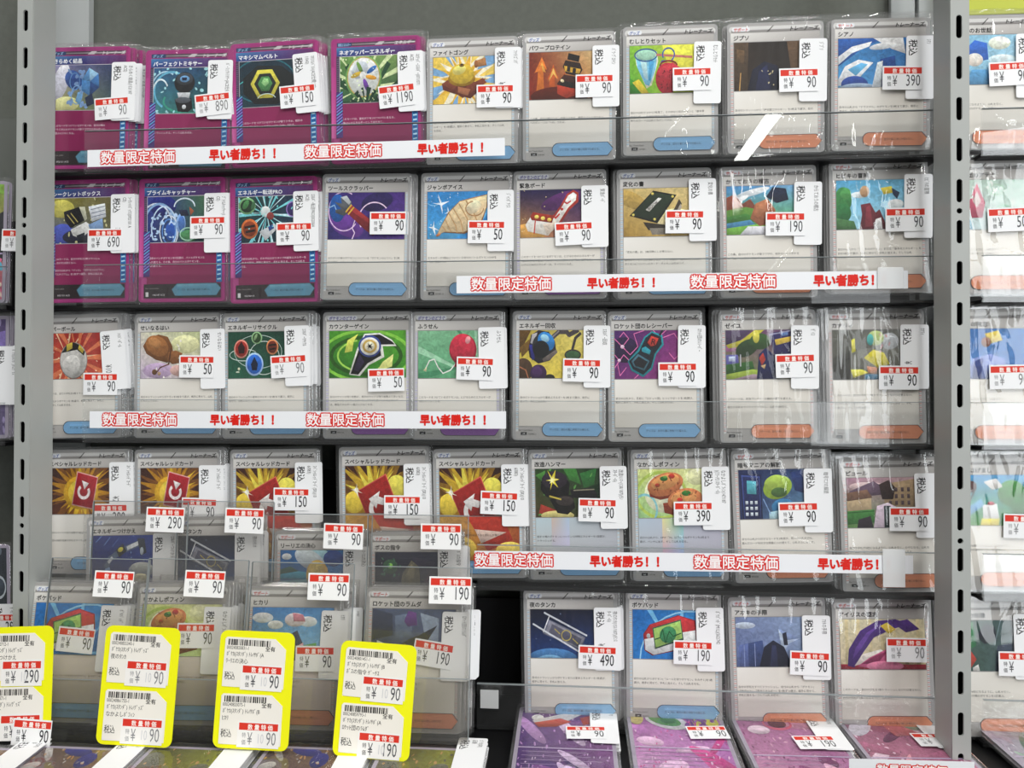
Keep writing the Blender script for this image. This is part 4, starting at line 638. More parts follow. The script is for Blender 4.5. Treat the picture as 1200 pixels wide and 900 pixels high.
A['park_day'] = [('g', '4a9ad8', '6ab4e4', '5a9a4a', '4a8a44'), ('e', 'f0f6fa', 20, 12, 14, 5), ('e', '4a8a48', 84, 22, 20, 16), ('e', '3a7840', 96, 38, 14, 12), ('p', '7ab0d8', [(18, 40), (40, 28), (44, 36), (24, 48)]), ('e', '5a4040', 26, 14, 8, 7), ('p', 'e8e4e0', [(44, 8), (62, 4), (72, 14), (56, 18)]), ('p', 'f0f0ee', [(42, 36), (62, 34), (66, 52), (42, 52)]), ('p', 'e8d048', [(40, 52), (66, 52), (64, 60), (38, 60)]), ('l', '3a3434', 2, [(30, 20), (18, 40)]), ('e', 'b83a48', 54, 34, 5, 2.4)]
A['rainy_forest'] = [('g', '3a5a4a', '4a5a68', '2a4a3a', '5a6a78'), ('p', '2f7a4a', [(0, 4), (30, 2), (34, 30), (4, 44)]), ('p', '5a9a68', [(4, 10), (22, 8), (26, 26), (8, 32)]), ('p', 'b83a28', [(8, 44), (24, 34), (34, 46), (24, 58), (8, 56)]), ('p', '202634', [(34, 18), (48, 4), (62, 8), (64, 24), (46, 28)]), ('l', '88a0a8', 1, [(70, 0), (60, 30)]), ('l', '88a0a8', 1, [(90, 6), (80, 36)]), ('p', '3a4658', [(64, 30), (100, 24), (100, 60), (60, 60)]), ('p', 'd8d8d4', [(28, 56), (36, 52), (38, 60), (28, 60)])]
def swirl(seed, c):
    rd = random.Random(seed); ops = [('g', c[0], c[1], c[2], c[1])]
    for i in range(9): ops.append(('e', c[rd.randrange(1, len(c))], rd.uniform(0, 100), rd.uniform(0, 60), rd.uniform(8, 26), rd.uniform(2, 6), rd.uniform(-40, 40)))
    ops.append(('s', c[3], 40, 1.6, seed)); ops.append(('s', c[4], 40, 1.2, seed+1)); return ops
A['fish'] = swirl(1, ['6a4a88', '7a4a80', '4a3468', 'b48ac0', 'd0b8d8']) + [('p', 'd8d4d4', [(12, 12), (44, 5), (78, 1), (60, 8), (44, 15), (20, 17)]), ('p', 'b0483a', [(14, 14), (44, 9), (56, 12), (40, 17), (20, 18)]), ('p', 'b0483a', [(66, 8), (92, 3), (84, 12), (70, 15)]), ('e', 'e8e4e0', 18, 9, 7, 3)]
A['green_disc'] = swirl(2, ['a05aa0', 'b070b0', 'd0a0c8', 'e0b8d8', 'c84a90']) + [('e', 'd8d4d8', 40, 12, 24, 7, 8), ('e', '5a9a48', 38, 11, 18, 5, 8), ('e', '3a7a34', 42, 11, 9, 3), ('s', 'd0c83a', 30, 3, 6, (64, 2, 100, 18)), ('s', '7a3a88', 16, 3, 7, (60, 4, 96, 20)), ('e', 'e0d080', 6, 10, 8, 6)]
A['ringed'] = swirl(3, ['9a5a8a', 'a86a98', 'c890b0', 'd8a8c0', '7a3a68']) + [('e', '4a2a40', 44, 8, 10, 4), ('r', 'c85a78', 44, 8, 16, 6, 2), ('e', 'd8c0d0', 20, 14, 12, 4)]
A['rose'] = swirl(4, ['8a4a70', 'a86080', 'c88a98', 'dcc0d0', '6a3058']) + [('e', 'e0d8e8', 14, 10, 16, 6, -20), ('p', 'c8707a', [(40, 6), (66, 4), (72, 16), (46, 18)]), ('e', '8aa890', 74, 8, 10, 4), ('p', '8a4a48', [(34, 2), (96, 2), (96, 6), (36, 7)])]
A['greysea'] = swirl(5, ['9a8aa0', '88a090', 'b0a8b8', 'd0d0d8', '607868'])
A['holo'] = [('g', 'd86a98', '8ab048', '3a3440', 'c84a78'), ('p', '221c28', [(10, 14), (60, 6), (90, 22), (50, 30), (20, 26)]), ('l', 'e8508a', 3, [(60, 4), (96, 24)]), ('l', 'd8d84a', 2.4, [(50, 30), (98, 20)]), ('p', '2a2a30', [(60, 24), (100, 14), (100, 40), (70, 42)]), ('s', '5ab0c8', 16, 3, 4, (60, 26, 100, 46)), ('s', 'e8709a', 60, 2.4, 6, (40, 38, 100, 58)), ('s', 'e8d8c8', 40, 1.6, 5), ('s', '8ab84a', 24, 2.4, 8, (60, 0, 100, 20))]
A['violet_stack'] = [('g', '4a4a58', '5a4a78', '3a3a48', '6a5a88'), ('s', 'a898c8', 40, 2.4, 5), ('s', 'd8d04a', 14, 2, 6), ('p', '7a68a8', [(50, 10), (100, 6), (100, 40), (60, 44)])]
A['dark_disc'] = [('g', '20262c', '2a3038', '1c2228', '242a30'), ('r', 'b8c0c8', 90, 20, 9, 6, 1.4), ('e', '3a4450', 90, 20, 7, 4.4), ('s', '6a7480', 10, 2, 5)]
A['amber'] = swirl(8, ['5a4a44', '8a6a4a', '3a3a78', 'b88a58', 'a8a4a0'])
A['olive'] = swirl(9, ['4a4a34', '9aa03a', '8a6a3a', 'b08a58', '606050'])

# ------------------------------------------------------------------ the stacks of the main bay
J = '自分の山札から'; K = '相手に見せて、手札に加える。そして山札を切る。'
R_ = {
 'a1': ['このカードをつけているポケモンは、自分の場の', 'テラスタルのポケモンが使うワザのエネルギーに、', '1個ぶん少なくなる。'],
 'a2': ['自分の山札から好きなカードを5枚まで選び、', 'トラッシュする。そして山札を切る。'],
 'a3': ['このカードをつけているポケモンが使うワザの、相手の', 'バトルポケモンexへのダメージは「+50」される。'],
 'a4': ['このカードは、進化ポケモンについているなら、', '2個ぶんのエネルギーとしてはたらく。'],
 'a5': ['このカードは、自分の手札を3枚トラッシュ', 'しなければ使えない。', '', '自分の山札から「グッズ」「ポケモンのどうぐ」', '「スタジアム」を1枚ずつ選び、手札に加える。'],
 'a6': ['相手のベンチポケモンを1匹選び、バトルポケモンと', '入れ替える。その後、自分のバトルポケモンを、', '入れ替える。'],
 'a7': ['自分の山札から、それぞれちがうタイプの基本エネルギーを', '4枚まで選び、相手に見せて、手札に加える。そして山札を', '切る。'],
 'gong': ['自分の山札から闘タイプの基本ポケモンまたは「基本闘エネ', 'ルギー」を1枚選び、相手に見せて、手札に加える。そして山札', 'を切る。'],
 'prot': ['この番、自分の闘ポケモンが使うワザの、相手のバトルポケモン', 'へのダメージは「+30」される。'],
 'net': ['自分の山札を上から7枚見て、その中から草ポケモンと「基本草', 'エネルギー」を合計2枚まで選び、相手に見せて、手札に加える。', '残りのカードは山札にもどして切る。'],
 'hall': ['自分のトラッシュから「基本雷エネルギー」を2枚まで選び、自分', 'のポケモン1匹につける。'],
 'wave': ['自分の山札から「テラスタル」のポケモンを3枚まで選び、相手に', '見せて、手札に加える。そして山札を切る。'],
 'wrench': ['おたがいの場のポケモンについている「ポケモンのどうぐ」を2枚', 'まで選び、トラッシュする。'],
 'ice': ['エネルギーが3個以上ついている自分のバトルポケモンのHPを', '「80」回復する。'],
 'board': ['このカードをつけているポケモンは、にげるためのエネルギーが', '1個ぶん少なくなる。そのポケモンの残りHPが「30」以下なら、', 'にげるためのエネルギーは、すべてなくなる。'],
 'book': ['「変化の書」は、2枚同時にしか使えない。', '', '自分のトラッシュから好きなカードを1枚選び、自分の手札に加え', 'ポケモンについているカード・ダメカンは引きつぐ。'],
 'karate': ['この番、自分のポケモンが使うワザの、相手のバトルポケモ', 'ン「ex」へのダメージは「+40」される。'],
 'hibiki': ['自分の山札から「ヒビキのポケモン」または「基本炎エネルギー」を', '合計3枚まで選び、相手に見せて、手札に加える。そして山札', 'を切る。'],
 'ball': ['このカードは、自分の手札を2枚トラッシュしなければ使えない。', '', '自分の山札からポケモンを1枚選び、相手に見せて、手札に', '加える。そして山札を切る。'],
 'pouch': ['自分のトラッシュからポケモンを5枚まで選び、相手に見せて、山札', 'にもどして切る。'],
 'recyc': ['自分のトラッシュから基本エネルギーを5枚まで選び、相手に', '見せて、山札にもどして切る。'],
 'gain': ['自分のサイドの残り枚数が、相手のサイドの残り枚数より多いなら、', 'このカードをつけているポケモンがワザを使うためのエネルギー', 'は、無色エネルギー1個ぶん少なくなる。'],
 'ballo': ['このカードをつけているポケモンは、にげるためのエネルギーが', '2個ぶん少なくなる。'],
 'retr': ['自分のトラッシュから基本エネルギーを2枚まで選び、相手に', '見せて、手札に加える。'],
 'recv': ['自分の山札から、名前に「ロケット団」とつくサポートを1枚選び、', '相手に見せて、手札に加える。そして山札を切る。'],
 'dusk': ['このカードは、先攻プレイヤーの最初の番でも使える。', '', '自分の手札をすべてトラッシュし、山札を5枚引く。'],
 'corr': ['このカードは、自分の手札を1枚トラッシュしなければ使えない。', '', '自分の山札から雷ポケモンを4枚まで選び、相手に見せて、手札', 'に加える。そして山札を切る。'],
 'redc': ['相手のサイドの残り枚数が3枚以下のときにしか使えない。', '', '相手は相手自身の手札をすべて山札の下にもどす。'],
 'hamm': ['相手の場のポケモンについている特殊エネルギーを1個選び、', 'トラッシュする。'],
 'muff': ['自分の山札から、HPが「70」以下のたねポケモンを2枚まで', '選び、ベンチに出す。そして山札を切る。'],
 'keyp': ['自分の山札から好きなカードを2枚選び、残りの山札を切る。', '選んだカードを好きな順番に入れ替えて、山札の上にもどす。'],
 'acad': ['自分の手札が5枚になるように、山札を引く。のぞむなら、山札を', '引く前に、自分の手札を好きなだけトラッシュする。'],
 'stre': ['自分のトラッシュからポケモンまたは基本エネルギーを1枚選び、', '相手に見せて、手札に加える。'],
 'tabl': ['自分の山札からポケモン(「ルールを持つポケモン」をのぞく)を1枚', '選び、相手に見せて、手札に加える。そして山札を切る。'],
 'tower': ['自分の手札をすべてトラッシュし、自分の山札から「ポケモン」', '「サポート」「基本エネルギー」を1枚ずつ選び、相手に見せて、', '手札に加える。そして山札を切る。'],
 'cres': ['このカードは、自分の手札を1枚トラッシュしなければ使えない。', '', '自分の手札が6枚になるように、山札を引く。'],
 'switch': ['自分の場のポケモンについている基本エネルギーを1個選び、', '自分の別のポケモンにつけ替える。'],
 'misc': ['自分の手札が6枚になるように、山札を引く。', 'その後、相手の場のポケモンを1匹選ぶ。'],
}
G1, G2, G3 = '2a2a2e', '505054', '8a8a8c'        # how dark the price prints are
def T(style, title, art, rule, num='052/064', il='Toyste Beach', foil=0, tint=('f0eee9', 'd8d2c8'), setc='sv6', wide=.8):
    return trainer_card(style, title, A[art], R_[rule], (setc, num, il), foil, tint, wide)
def C(title, art, rule, num='092/101 ACE', energy=False):
    return ace_card('特殊エネルギー' if energy else 'グッズ', title, A[art], R_[rule], ('sv5', num, 'inose yukie'), energy)

TILT = radians(-1.0)
# mesh, TL, TR, sleeve, description, short, behind, label centre, label text, yen, sticker TL+angle, price, ink, side
ROWS = [
 # ---- topmost row
 (C('きらめく結晶', 'crystal', 'a1'), (54, 56), (154, 54), 'soft', 'magenta card picturing a blue crystal, at the left end of the topmost row', 'blue crystal card', 4, (146, 108), ('きらめく結晶(152/187', 'ACE)'), '', (112.5, 117, -4), '90', G3, 1),
 (C('パーフェクトミキサー', 'mixer', 'a2'), (172, 59), (271, 57), 'soft', 'magenta card picturing a black mixer machine, topmost row', 'mixer card', 2, (259, 106), 'ﾊﾟｰﾌｪｸﾄﾐｷｻｰ(ACE仕様)022/', '¥', (229.5, 113, -6), '890', G3, 1),
 (C('マキシマムベルト', 'belt', 'a3'), (274, 52), (368, 46), 'soft', 'magenta card picturing a yellow hexagon buckle, topmost row', 'hexagon buckle card', 4, (360.5, 98, -3), ('ﾏｷｼﾏﾑﾍﾞﾙﾄ(ACE仕様)103', '1/043)'), '', (328.5, 103, -3), '150', G2, 1),
 (C('ネオアッパーエネルギー', 'neo', 'a4', '071/071', True), (389, 46), (491, 41), 'crinkly', 'magenta card picturing a pale orb with colourful petals, topmost row', 'petal orb card', 2, (482, 96, -1), ('ﾈｵｱｯﾊﾟｰｴﾈﾙｷﾞｰ(071/071', 'ACE)'), '¥', (443.5, 103, -5), '1190', G2, 1),
 (T('goods', 'ファイトゴング', 'gong', 'gong', '061/066 U'), (501, 46), (606, 42), 'flat', 'silver card picturing a yellow gong on wood, topmost row', 'gong card', 2, (595.5, 92), 'ﾌｧｲﾄｺﾞﾝｸﾞ', '¥', (559, 101, 0), '90', G1, 1),
 (T('goods', 'パワープロテイン', 'protein', 'prot', '054/063'), (612, 40), (722, 36), 'flat', 'silver card picturing a brown protein bottle, topmost row', 'protein bottle card', 2, (710, 90), 'ﾊﾟﾜｰﾌﾟﾛﾃｲﾝ', '', (674.5, 89, 0), '90', G2, -1),
 (T('goods', 'むしとりセット', 'net', 'net', '057/063'), (730, 32), (841, 28), 'soft', 'silver card picturing a pale blue insect net, topmost row', 'insect net card', 1, (828.5, 86, 1), 'むしとりｾｯﾄ', '', (788, 81, 0), '90', G2, -1),
 (T('support', 'ジプソ', 'hall', 'hall', '074/063 U'), (853, 28), (964, 24), 'crinkly', 'silver card with a dark brown picture, second from the right in the topmost row', 'dark brown picture card', 2, (952, 83, 1), 'ｼﾞﾌﾟｿ', '', (912, 82, 0), '90', G2, -1),
 (T('support', 'シアノ', 'wave', 'wave', '060/063 U'), (974, 23), (1090, 20), 'crinkly', 'silver card with a blue wave picture beside the right upright, topmost row', 'blue wave picture card', 2, (1077, 80, 1), 'ｼｱﾉ', '', (1033, 79, 1), '390', G2, -1),
 # ---- second row
 (C('シークレットボックス', 'openbox', 'a5'), (52, 212), (153, 209), 'soft', 'magenta card picturing an open black box, at the left end of the second row', 'open box card', 2, (145.5, 262.5), ('ｼｰｸﾚｯﾄﾎﾞｯｸｽ(092/101 A', 'CE)'), '¥1', (105, 269, .5), '690', G2, 1),
 (C('プライムキャッチャー', 'catcher', 'a6', '148/187 ACE'), (164, 210), (263, 207), 'crinkly', 'magenta card picturing blue glassy rings, second row', 'glassy rings card', 4, (255, 261.5), ('ﾌﾟﾗｲﾑｷｬｯﾁｬｰ(148/187 A', 'CE)'), '0', (224.5, 254.5, 0), '90', G2, 1),
 (C('エネルギー転送PRO', 'orbs_light', 'a7', '052/064 A'), (271, 210), (370, 206), 'crinkly', 'magenta card picturing orbs round a white light, second row', 'glowing orbs card', 2, (359.5, 259.5), ('ｴﾈﾙｷﾞｰ転送PRO(052/064', 'ACE)'), '', (325, 262, 0), '90', G2, 1),
 (T('goods', 'ツールスクラッパー', 'wrench', 'wrench', '053/064'), (377, 204), (484, 203), 'flat', 'silver card picturing a wrench with a red grip, second row', 'wrench card', 2, None, '', '', (434.5, 249, 0), '90', G1, 1),
 (T('goods', 'ジャンボアイス', 'icecream', 'ice', '073/081 U'), (494, 203), (600, 201), 'flat', 'silver card picturing a curled cream ice cone, second row', 'ice cone card', 2, (587, 259), 'ｼﾞｬﾝﾎﾞｱｲｽ', '', (549, 259, 1), '50', G1, 1),
 (T('tool', '緊急ボード', 'board', 'board', '064/071 U'), (602, 201), (710, 198), 'flat', 'silver card picturing a white rescue board with red lamps, second row', 'rescue board card', 2, (697, 254), '緊急ﾎﾞｰﾄﾞ', '', (650, 262, -2), '90', G2, -1),
 (T('goods', '変化の書', 'book', 'book', '074/080 U'), (722, 199), (834, 196), 'flat', 'silver card picturing a dark green book, second row', 'dark green book card', 2, (823, 246.5), '変化の書', '', (779.5, 247, 1), '90', G1, -1),
 (T('support', 'からておうの稽古', 'canyon', 'karate', '068/078 U'), (842, 196), (957, 193), 'soft', 'silver card with a red rock valley picture, second row', 'red rock valley card', 2, (946, 250.5, 1), 'からておうの稽古', '', (896.5, 249.5, 1), '190', G2, -1),
 (T('support', 'ヒビキの冒険', 'meadow', 'hibiki', '061/063 U'), (970, 189), (1088, 186), 'crinkly', 'silver card with a sky and green tree picture beside the right upright, second row', 'sky and tree card', 2, (1075, 242, 1), 'ﾋﾋﾞｷの冒険', '', (1036, 244.5, 0), '90', G2, -1),
 # ---- third row
 (T('goods', 'ハイパーボール', 'ball', 'ball', '091/101'), (44, 370), (141, 367.5), 'soft', 'silver card with a red picture of a pale ball, left end of the third row', 'pale ball card', 4, (135, 422, -4), ('ﾊｲﾊﾟｰﾎﾞｰﾙ',), '¥10', (100, 437, 1), '90', G2, 1),
 (T('goods', 'せいなるはい', 'pouch', 'pouch', '061/063'), (158, 368), (259, 366.5), 'flat', 'silver card picturing a tied brown pouch, third row', 'brown pouch card', 2, (250.5, 420.5, -1), 'せいなるはい', '', (212, 416.5, 1), '50', G1, 1),
 (T('goods', 'エネルギーリサイクル', 'orbs', 'recyc', '056/063'), (262, 367.5), (361, 365.5), 'flat', 'silver card picturing coloured orbs on dark green, third row', 'coloured orbs card', 3, (349.5, 417, -1), 'ｴﾈﾙｷﾞｰﾘｻｲｸﾙ', '', (318, 417.5, -3), '90', G3, 1),
 (T('tool', 'カウンターゲイン', 'gain', 'gain', '092/106', wide=1), (378, 366), (484, 364.5), 'flat', 'silver card picturing a black bracelet on green, third row', 'black bracelet card', 1, None, '', '', (432, 432.5, -1), '50', G2, 1),
 (T('tool', 'ふうせん', 'balloon', 'ballo', '079/086'), (484, 365.5), (588, 364.5), 'flat', 'silver card picturing a red balloon, third row', 'red balloon card', 1, (576.5, 419.5, -1), 'ふうせん', '', (536, 418, 2), '90', G1, 1),
 (T('goods', 'エネルギー回収', 'clawsphere', 'retr', '076/086 U'), (600.5, 364.5), (711, 364), 'flat', 'silver card picturing a blue sphere in a claw, third row', 'clawed sphere card', 1, (699.5, 418), 'ｴﾈﾙｷﾞｰ回収', '', (660, 420, 1), '90', G1, -1),
 (T('goods', 'ロケット団のレシーバー', 'receiver', 'recv', '086/094'), (712, 365), (823, 363.5), 'flat', 'silver card picturing a handset with a red R screen, third row', 'red R handset card', 1, (810, 418, 1), 'ﾛｹｯﾄ団のﾚｼｰﾊﾞｰ', '', (771, 425, 0), '90', G1, 1),
 (T('support', 'ゼイユ', 'dusk_park', 'dusk', '178/187'), (842, 364.5), (955, 362.5), 'crinkly', 'silver card with a purple park picture, third row', 'purple park card', 2, (942.5, 418.5, 1), 'ｾﾞｲﾕ', '', (907.5, 415.5, -1), '90', G2, -1),
 (T('support', 'カナリィ', 'corridor', 'corr', '078/078'), (966, 364), (1083, 362), 'crinkly', 'silver card with a grey hall and yellow shapes picture, beside the right upright', 'grey hall card', 2, (1070.5, 418, 1), 'ｶﾅﾘｨ', '¥', (1028.5, 428.5, 1), '90', G1, -1),
 # ---- fourth row
 (T('goods', 'スペシャルレッドカード', 'redcard', 'redc', '083/083'), (50, 527.5), (152, 526), 'flat', 'silver card picturing a red card with round arrow, leftmost in the fourth row', 'leftmost red card', 1, (144, 576), 'ｽﾍﾟｼｬﾙﾚｯﾄﾞｶｰﾄﾞ', '¥2', (111, 590, 0), '290', G2, 1),
 (T('goods', 'スペシャルレッドカード', 'redcard', 'redc', '083/083'), (157.5, 527), (259, 526), 'flat', 'silver card picturing a red card with round arrow, second in the fourth row', 'second red card', 2, (249, 580), 'ｽﾍﾟｼｬﾙﾚｯﾄﾞｶｰﾄﾞ', '¥', (215, 582.5, 2), '90', G2, 1),
 (T('goods', 'スペシャルレッドカード', 'redcard_large', 'redc', '103/083', tint=('c08a3c', '8e3420')), (271, 527), (371, 526), 'flat', 'card with a large tilted red card picture, left of the dark gap', 'third red card', 1, (361.5, 577), ('ｽﾍﾟｼｬﾙﾚｯﾄﾞｶｰﾄﾞ(SR)(10', '6/083)'), '', (322, 571, 1), '150', G1, 1),
 (T('goods', 'スペシャルレッドカード', 'redcard_large', 'redc', '103/083', tint=('c08a3c', '8e3420')), (397, 524), (502, 522.5), 'soft', 'card with a large tilted red card picture, right of the dark gap', 'fourth red card', 1, (489, 579), ('ｽﾍﾟｼｬﾙﾚｯﾄﾞｶｰﾄﾞ(SR)(10', '6/083)'), '', (451, 580, 1), '150', G1, 1),
 (T('goods', 'スペシャルレッドカード', 'redcard_large', 'redc', '103/083', tint=('c08a3c', '8e3420')), (508, 526.5), (613, 525), 'flat', 'card with a large tilted red card picture, next to the hammer card', 'fifth red card', 1, (603.5, 580), ('ｽﾍﾟｼｬﾙﾚｯﾄﾞｶｰﾄﾞ(SR)(10', '6/083)'), '', (564, 574.5, 3), '150', G1, 1),
 (T('goods', '改造ハンマー', 'hammer', 'hamm', '158/187', foil=1), (620, 527), (727, 525.5), 'soft', 'shiny card picturing a black hammer in leaves, fourth row', 'black hammer card', 1, (719, 582.5), ('改造ﾊﾝﾏｰ(138/187)(ﾓﾝ', 'ｽﾀｰﾎﾞｰﾙ)'), '', (678, 583, 2), '90', G1, -1),
 (T('goods', 'なかよしポフィン', 'muffin', 'muff', '147/187', foil=2), (739, 527), (850, 525.5), 'crinkly', 'shiny card picturing two topped muffins, fourth row of the main bay', 'shiny muffin card', 1, (838.5, 583.5), ('なかよしﾎﾟﾌｨﾝ(147/187', ')(ﾐﾗｰ/ﾓﾝｽﾀｰﾎﾞｰﾙ)'), '', (789, 587.5, 0), '390', G1, -1),
 (T('support', '暗号マニアの解読', 'keypad', 'keyp', '052/066'), (857, 528), (969, 525), 'crinkly', 'silver card with a navy keypad picture, fourth row', 'navy keypad card', 2, (958, 586, 1), '暗号ﾏﾆｱの解読', '', (911, 588.5, 0), '90', G1, -1),
 (T('support', 'ピュール', 'academy', 'acad', '078/080 U'), (984, 537), (1097, 535), 'soft', 'silver card with a stone building picture, fourth row beside the right upright', 'stone building card', 2, (1088, 592), 'ﾋﾟｭｰﾙ', '', (1040.5, 593.5, 1), '90', G2, -1),
 # ---- lowest row
 (T('goods', '夜のタンカ', 'stretcher', 'stre', '151/187'), (614, 691), (722, 691.5), 'crinkly', 'silver card with a night blue stretcher picture, left end of the lowest row', 'night stretcher card', 2, (712, 748), ('夜のﾀﾝｶ(151/187)(ﾓﾝｽ', 'ﾀｰﾎﾞｰﾙ)'), '¥', (678, 754.5, 2), '490', G1, 1),
 (T('goods', 'ポケパッド', 'tablet', 'tabl', '742/742'), (735, 691), (843, 692.5), 'crinkly', 'silver card with a red and white tablet picture, lowest row between stretcher and towers', 'lowest row tablet card', 2, (832, 748.5, -1), 'ﾎﾟｹﾊﾟｯﾄﾞ(M1L)(562/742', '', (789, 749, 1), '190', G2, -1),
 (T('support', 'アオキの手際', 'towers', 'tower', '071/071'), (853, 700), (966, 699), 'soft', 'silver card with a slate blue tower picture, lowest row', 'blue tower card', 2, (956, 758, 1), 'ｱｵｷの手際', '¥', (925, 761, 3), '90', G1, -1),
 (T('support', 'アイリスの闘志', 'crescent', 'cres', '085/086', wide=1), (975, 702), (1090, 701.5), 'crinkly', 'silver card with a purple crescent picture beside the right upright, lowest row', 'purple crescent card', 2, None, '', '', (1037, 746, 1), '90', G3, -1),
]
for me, TL, TR, sl, desc, short, nb, lab, lt, yen, st, pr, ink, side in ROWS:
    stack(me, TL, TR, 0.0, TILT, sl, desc, short, nb, lab, lt, yen, st, pr, ink, side)

# ---- the right bay, mostly hidden by the upright
RB = [
 (T('support', 'スイレンのお世話', 'pale_lake', 'misc'), (1101, 19), (1220, 16), 'crinkly', 'silver card with a pale blue picture, top of the right bay', 'pale blue right bay card', (1206, 78), 'ｽｲﾚﾝのお世話', (1156.5, 75, -2), '90', G2),
 (T('support', 'ロケット団のアテナ', 'pale_garden', 'misc'), (1098, 188), (1218, 186), 'crinkly', 'washed-out silver card with a pink patch picture, second in the right bay', 'washed-out right bay card', None, '', (1155, 245, -2), '50', G2),
 (T('support', 'ビシャスの執念', 'storm_blue', 'misc'), (1102, 362), (1222, 361), 'crinkly', 'silver card with a stormy blue picture, third in the right bay', 'stormy blue right bay card', None, '', (1157, 428, -1), '90', G3),
 (T('support', 'メイのはげまし', 'park_day', 'misc'), (1107, 533), (1227, 532.5), 'soft', 'silver card with a sunny park picture, fourth in the right bay', 'sunny park right bay card', None, '', (1174, 601, 2), '90', G3),
 (T('support', 'タケルの先導', 'rainy_forest', 'misc'), (1105, 703), (1226, 703), 'soft', 'silver card with a dim forest picture, lowest in the right bay', 'dim forest right bay card', (1204, 757), 'ﾀｹﾙの先導', (1168, 762, 1), '90', G2),
]
for me, TL, TR, sl, desc, short, lab, lt, st, pr, ink in RB:
    stack(me, TL, TR, 0.0, TILT, sl, desc, short, 1, lab, lt, '', st, pr, ink, -1)
# ---- the left bay
stack(fullart_card(A['holo'], 3), (-93, 214), (15, 212), 0.0, TILT, 'soft', 'bright pink and green shiny card left of the left upright', 'bright shiny card', 1, None, '', '', (5, 269, 2), '90', G3, 1)
stack(fullart_card(A['violet_stack'], 4), (-88, 372), (13, 370), 0.0, TILT, 'crinkly', 'dim violet card left of the left upright, below the bright card', 'dim violet card', 2, (10, 440), 'ﾎﾟｹｶ(ｽﾀﾝﾀﾞ)ﾄﾚ/ｸﾞｯｽﾞ', '', None, None, G1, 1)
stack(fullart_card(A['dark_disc'], 6), (-90, 640), (15, 638), -.006, TILT, 'flat', 'dark grey card behind the leftmost yellow price card', 'dark grey card', 0, (8, 742), ('ﾎﾟｹｶ',), '', (-14, 718, 0), '290', G1, 1)

# ------------------------------------------------------------------ clear card stands, lower left
def stand(xc, ytop, ybot, Y, tilt, depth, wmm, label, lip):
    foot = P(xc, ybot, Y); hgt = (P(xc, ytop, Y)-foot).z/cos(tilt)
    root = empty('acrylic_card_stand', foot, (tilt, 0, 0)); tag(root, label, 'card stand', 'clear card stands')
    h = wmm/2000; t = .0016
    def part(n, bx, m=SHADE_ACRYL): return link(n, box_mesh(n, bx, .0002), m, root)
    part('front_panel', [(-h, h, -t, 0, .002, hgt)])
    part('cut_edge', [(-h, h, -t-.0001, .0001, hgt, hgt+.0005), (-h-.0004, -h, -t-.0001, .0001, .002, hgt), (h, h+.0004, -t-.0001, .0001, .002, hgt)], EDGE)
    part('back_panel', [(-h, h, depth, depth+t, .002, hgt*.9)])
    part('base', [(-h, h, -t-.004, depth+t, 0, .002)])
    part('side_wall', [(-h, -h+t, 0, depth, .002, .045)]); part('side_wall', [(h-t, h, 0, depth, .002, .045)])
    if lip:
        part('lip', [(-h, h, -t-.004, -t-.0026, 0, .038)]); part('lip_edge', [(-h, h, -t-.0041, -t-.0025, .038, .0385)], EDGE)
    return root, foot, hgt
def stand_sticker(root, foot, px, py, Y, tilt, price, ang, ink=G2):
    M = Euler((tilt, 0, 0)).to_matrix(); n = M @ Vector((0, -1, 0)); dr = CM @ Vector(((px-600)/F, (450-py)/F, -1)); t = (foot-CL).dot(n)/dr.dot(n)
    q = M.inverted() @ (CL+dr*t-foot)
    s = link('sale_sticker', sticker_mesh(price, ink, 'f4f4f4'), None, root); s.location = (q.x, -.0021, q.z); s.rotation_euler = (0, radians(ang), 0); s.scale = (1.07, 1, 1.07)

YU, YFt = -.022, -.052
TU, TF = radians(-4), radians(-9)
UP = [ # xc, panel top, sticker, price, card mesh, TL, TR, title data
 (157, 590, (174, 593.5, 1), '290', T('goods', 'エネルギーつけかえ', 'robot_arm', 'switch'), (98, 606), (207, 604), 'silver card with a robot arm picture, upper tier of the clear stands', 'robot arm card', (195, 660), 'ｴﾈﾙｷﾞｰつけかえ', 'left end of the upper tier'),
 (258, 590, (266, 594.5, 1), '90', T('goods', '夜のタンカ', 'stretcher', 'stre'), (200, 606), (306, 604.5), 'silver card with a stretcher picture in the upper tier of clear stands', 'upper tier stretcher card', (291, 660), '夜のﾀﾝｶ', 'second in the upper tier'),
 (374, 605, (381, 612.5, 1), '90', T('support', 'リーリエの決心', 'seaside', 'misc'), (318, 622), (431, 622), 'silver card with a sea and sand picture in the upper tier', 'sea and sand card', (418, 677), 'ﾘｰﾘｴの決心', 'third in the upper tier'),
 (487, 606, (494, 613, 0), '90', T('support', 'ボスの指令', 'night_glow', 'misc'), (429, 624), (543, 624), 'silver card with a dark night picture, right end of the upper tier', 'dark night card', (529, 678), 'ﾎﾞｽの指令', 'right end of the upper tier'),
]
for xc, pt, st, pr, me, TL, TR, desc, short, lab, lt, where in UP:
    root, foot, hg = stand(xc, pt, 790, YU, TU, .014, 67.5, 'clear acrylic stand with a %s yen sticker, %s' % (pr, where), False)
    stand_sticker(root, foot, st[0], st[1], YU, TU, pr, st[2])
    stack(me, TL, TR, YU+.004+.012, TU, 'flat', desc, short, 3, lab, lt, '', None, None, G2, 1, step=2.2)
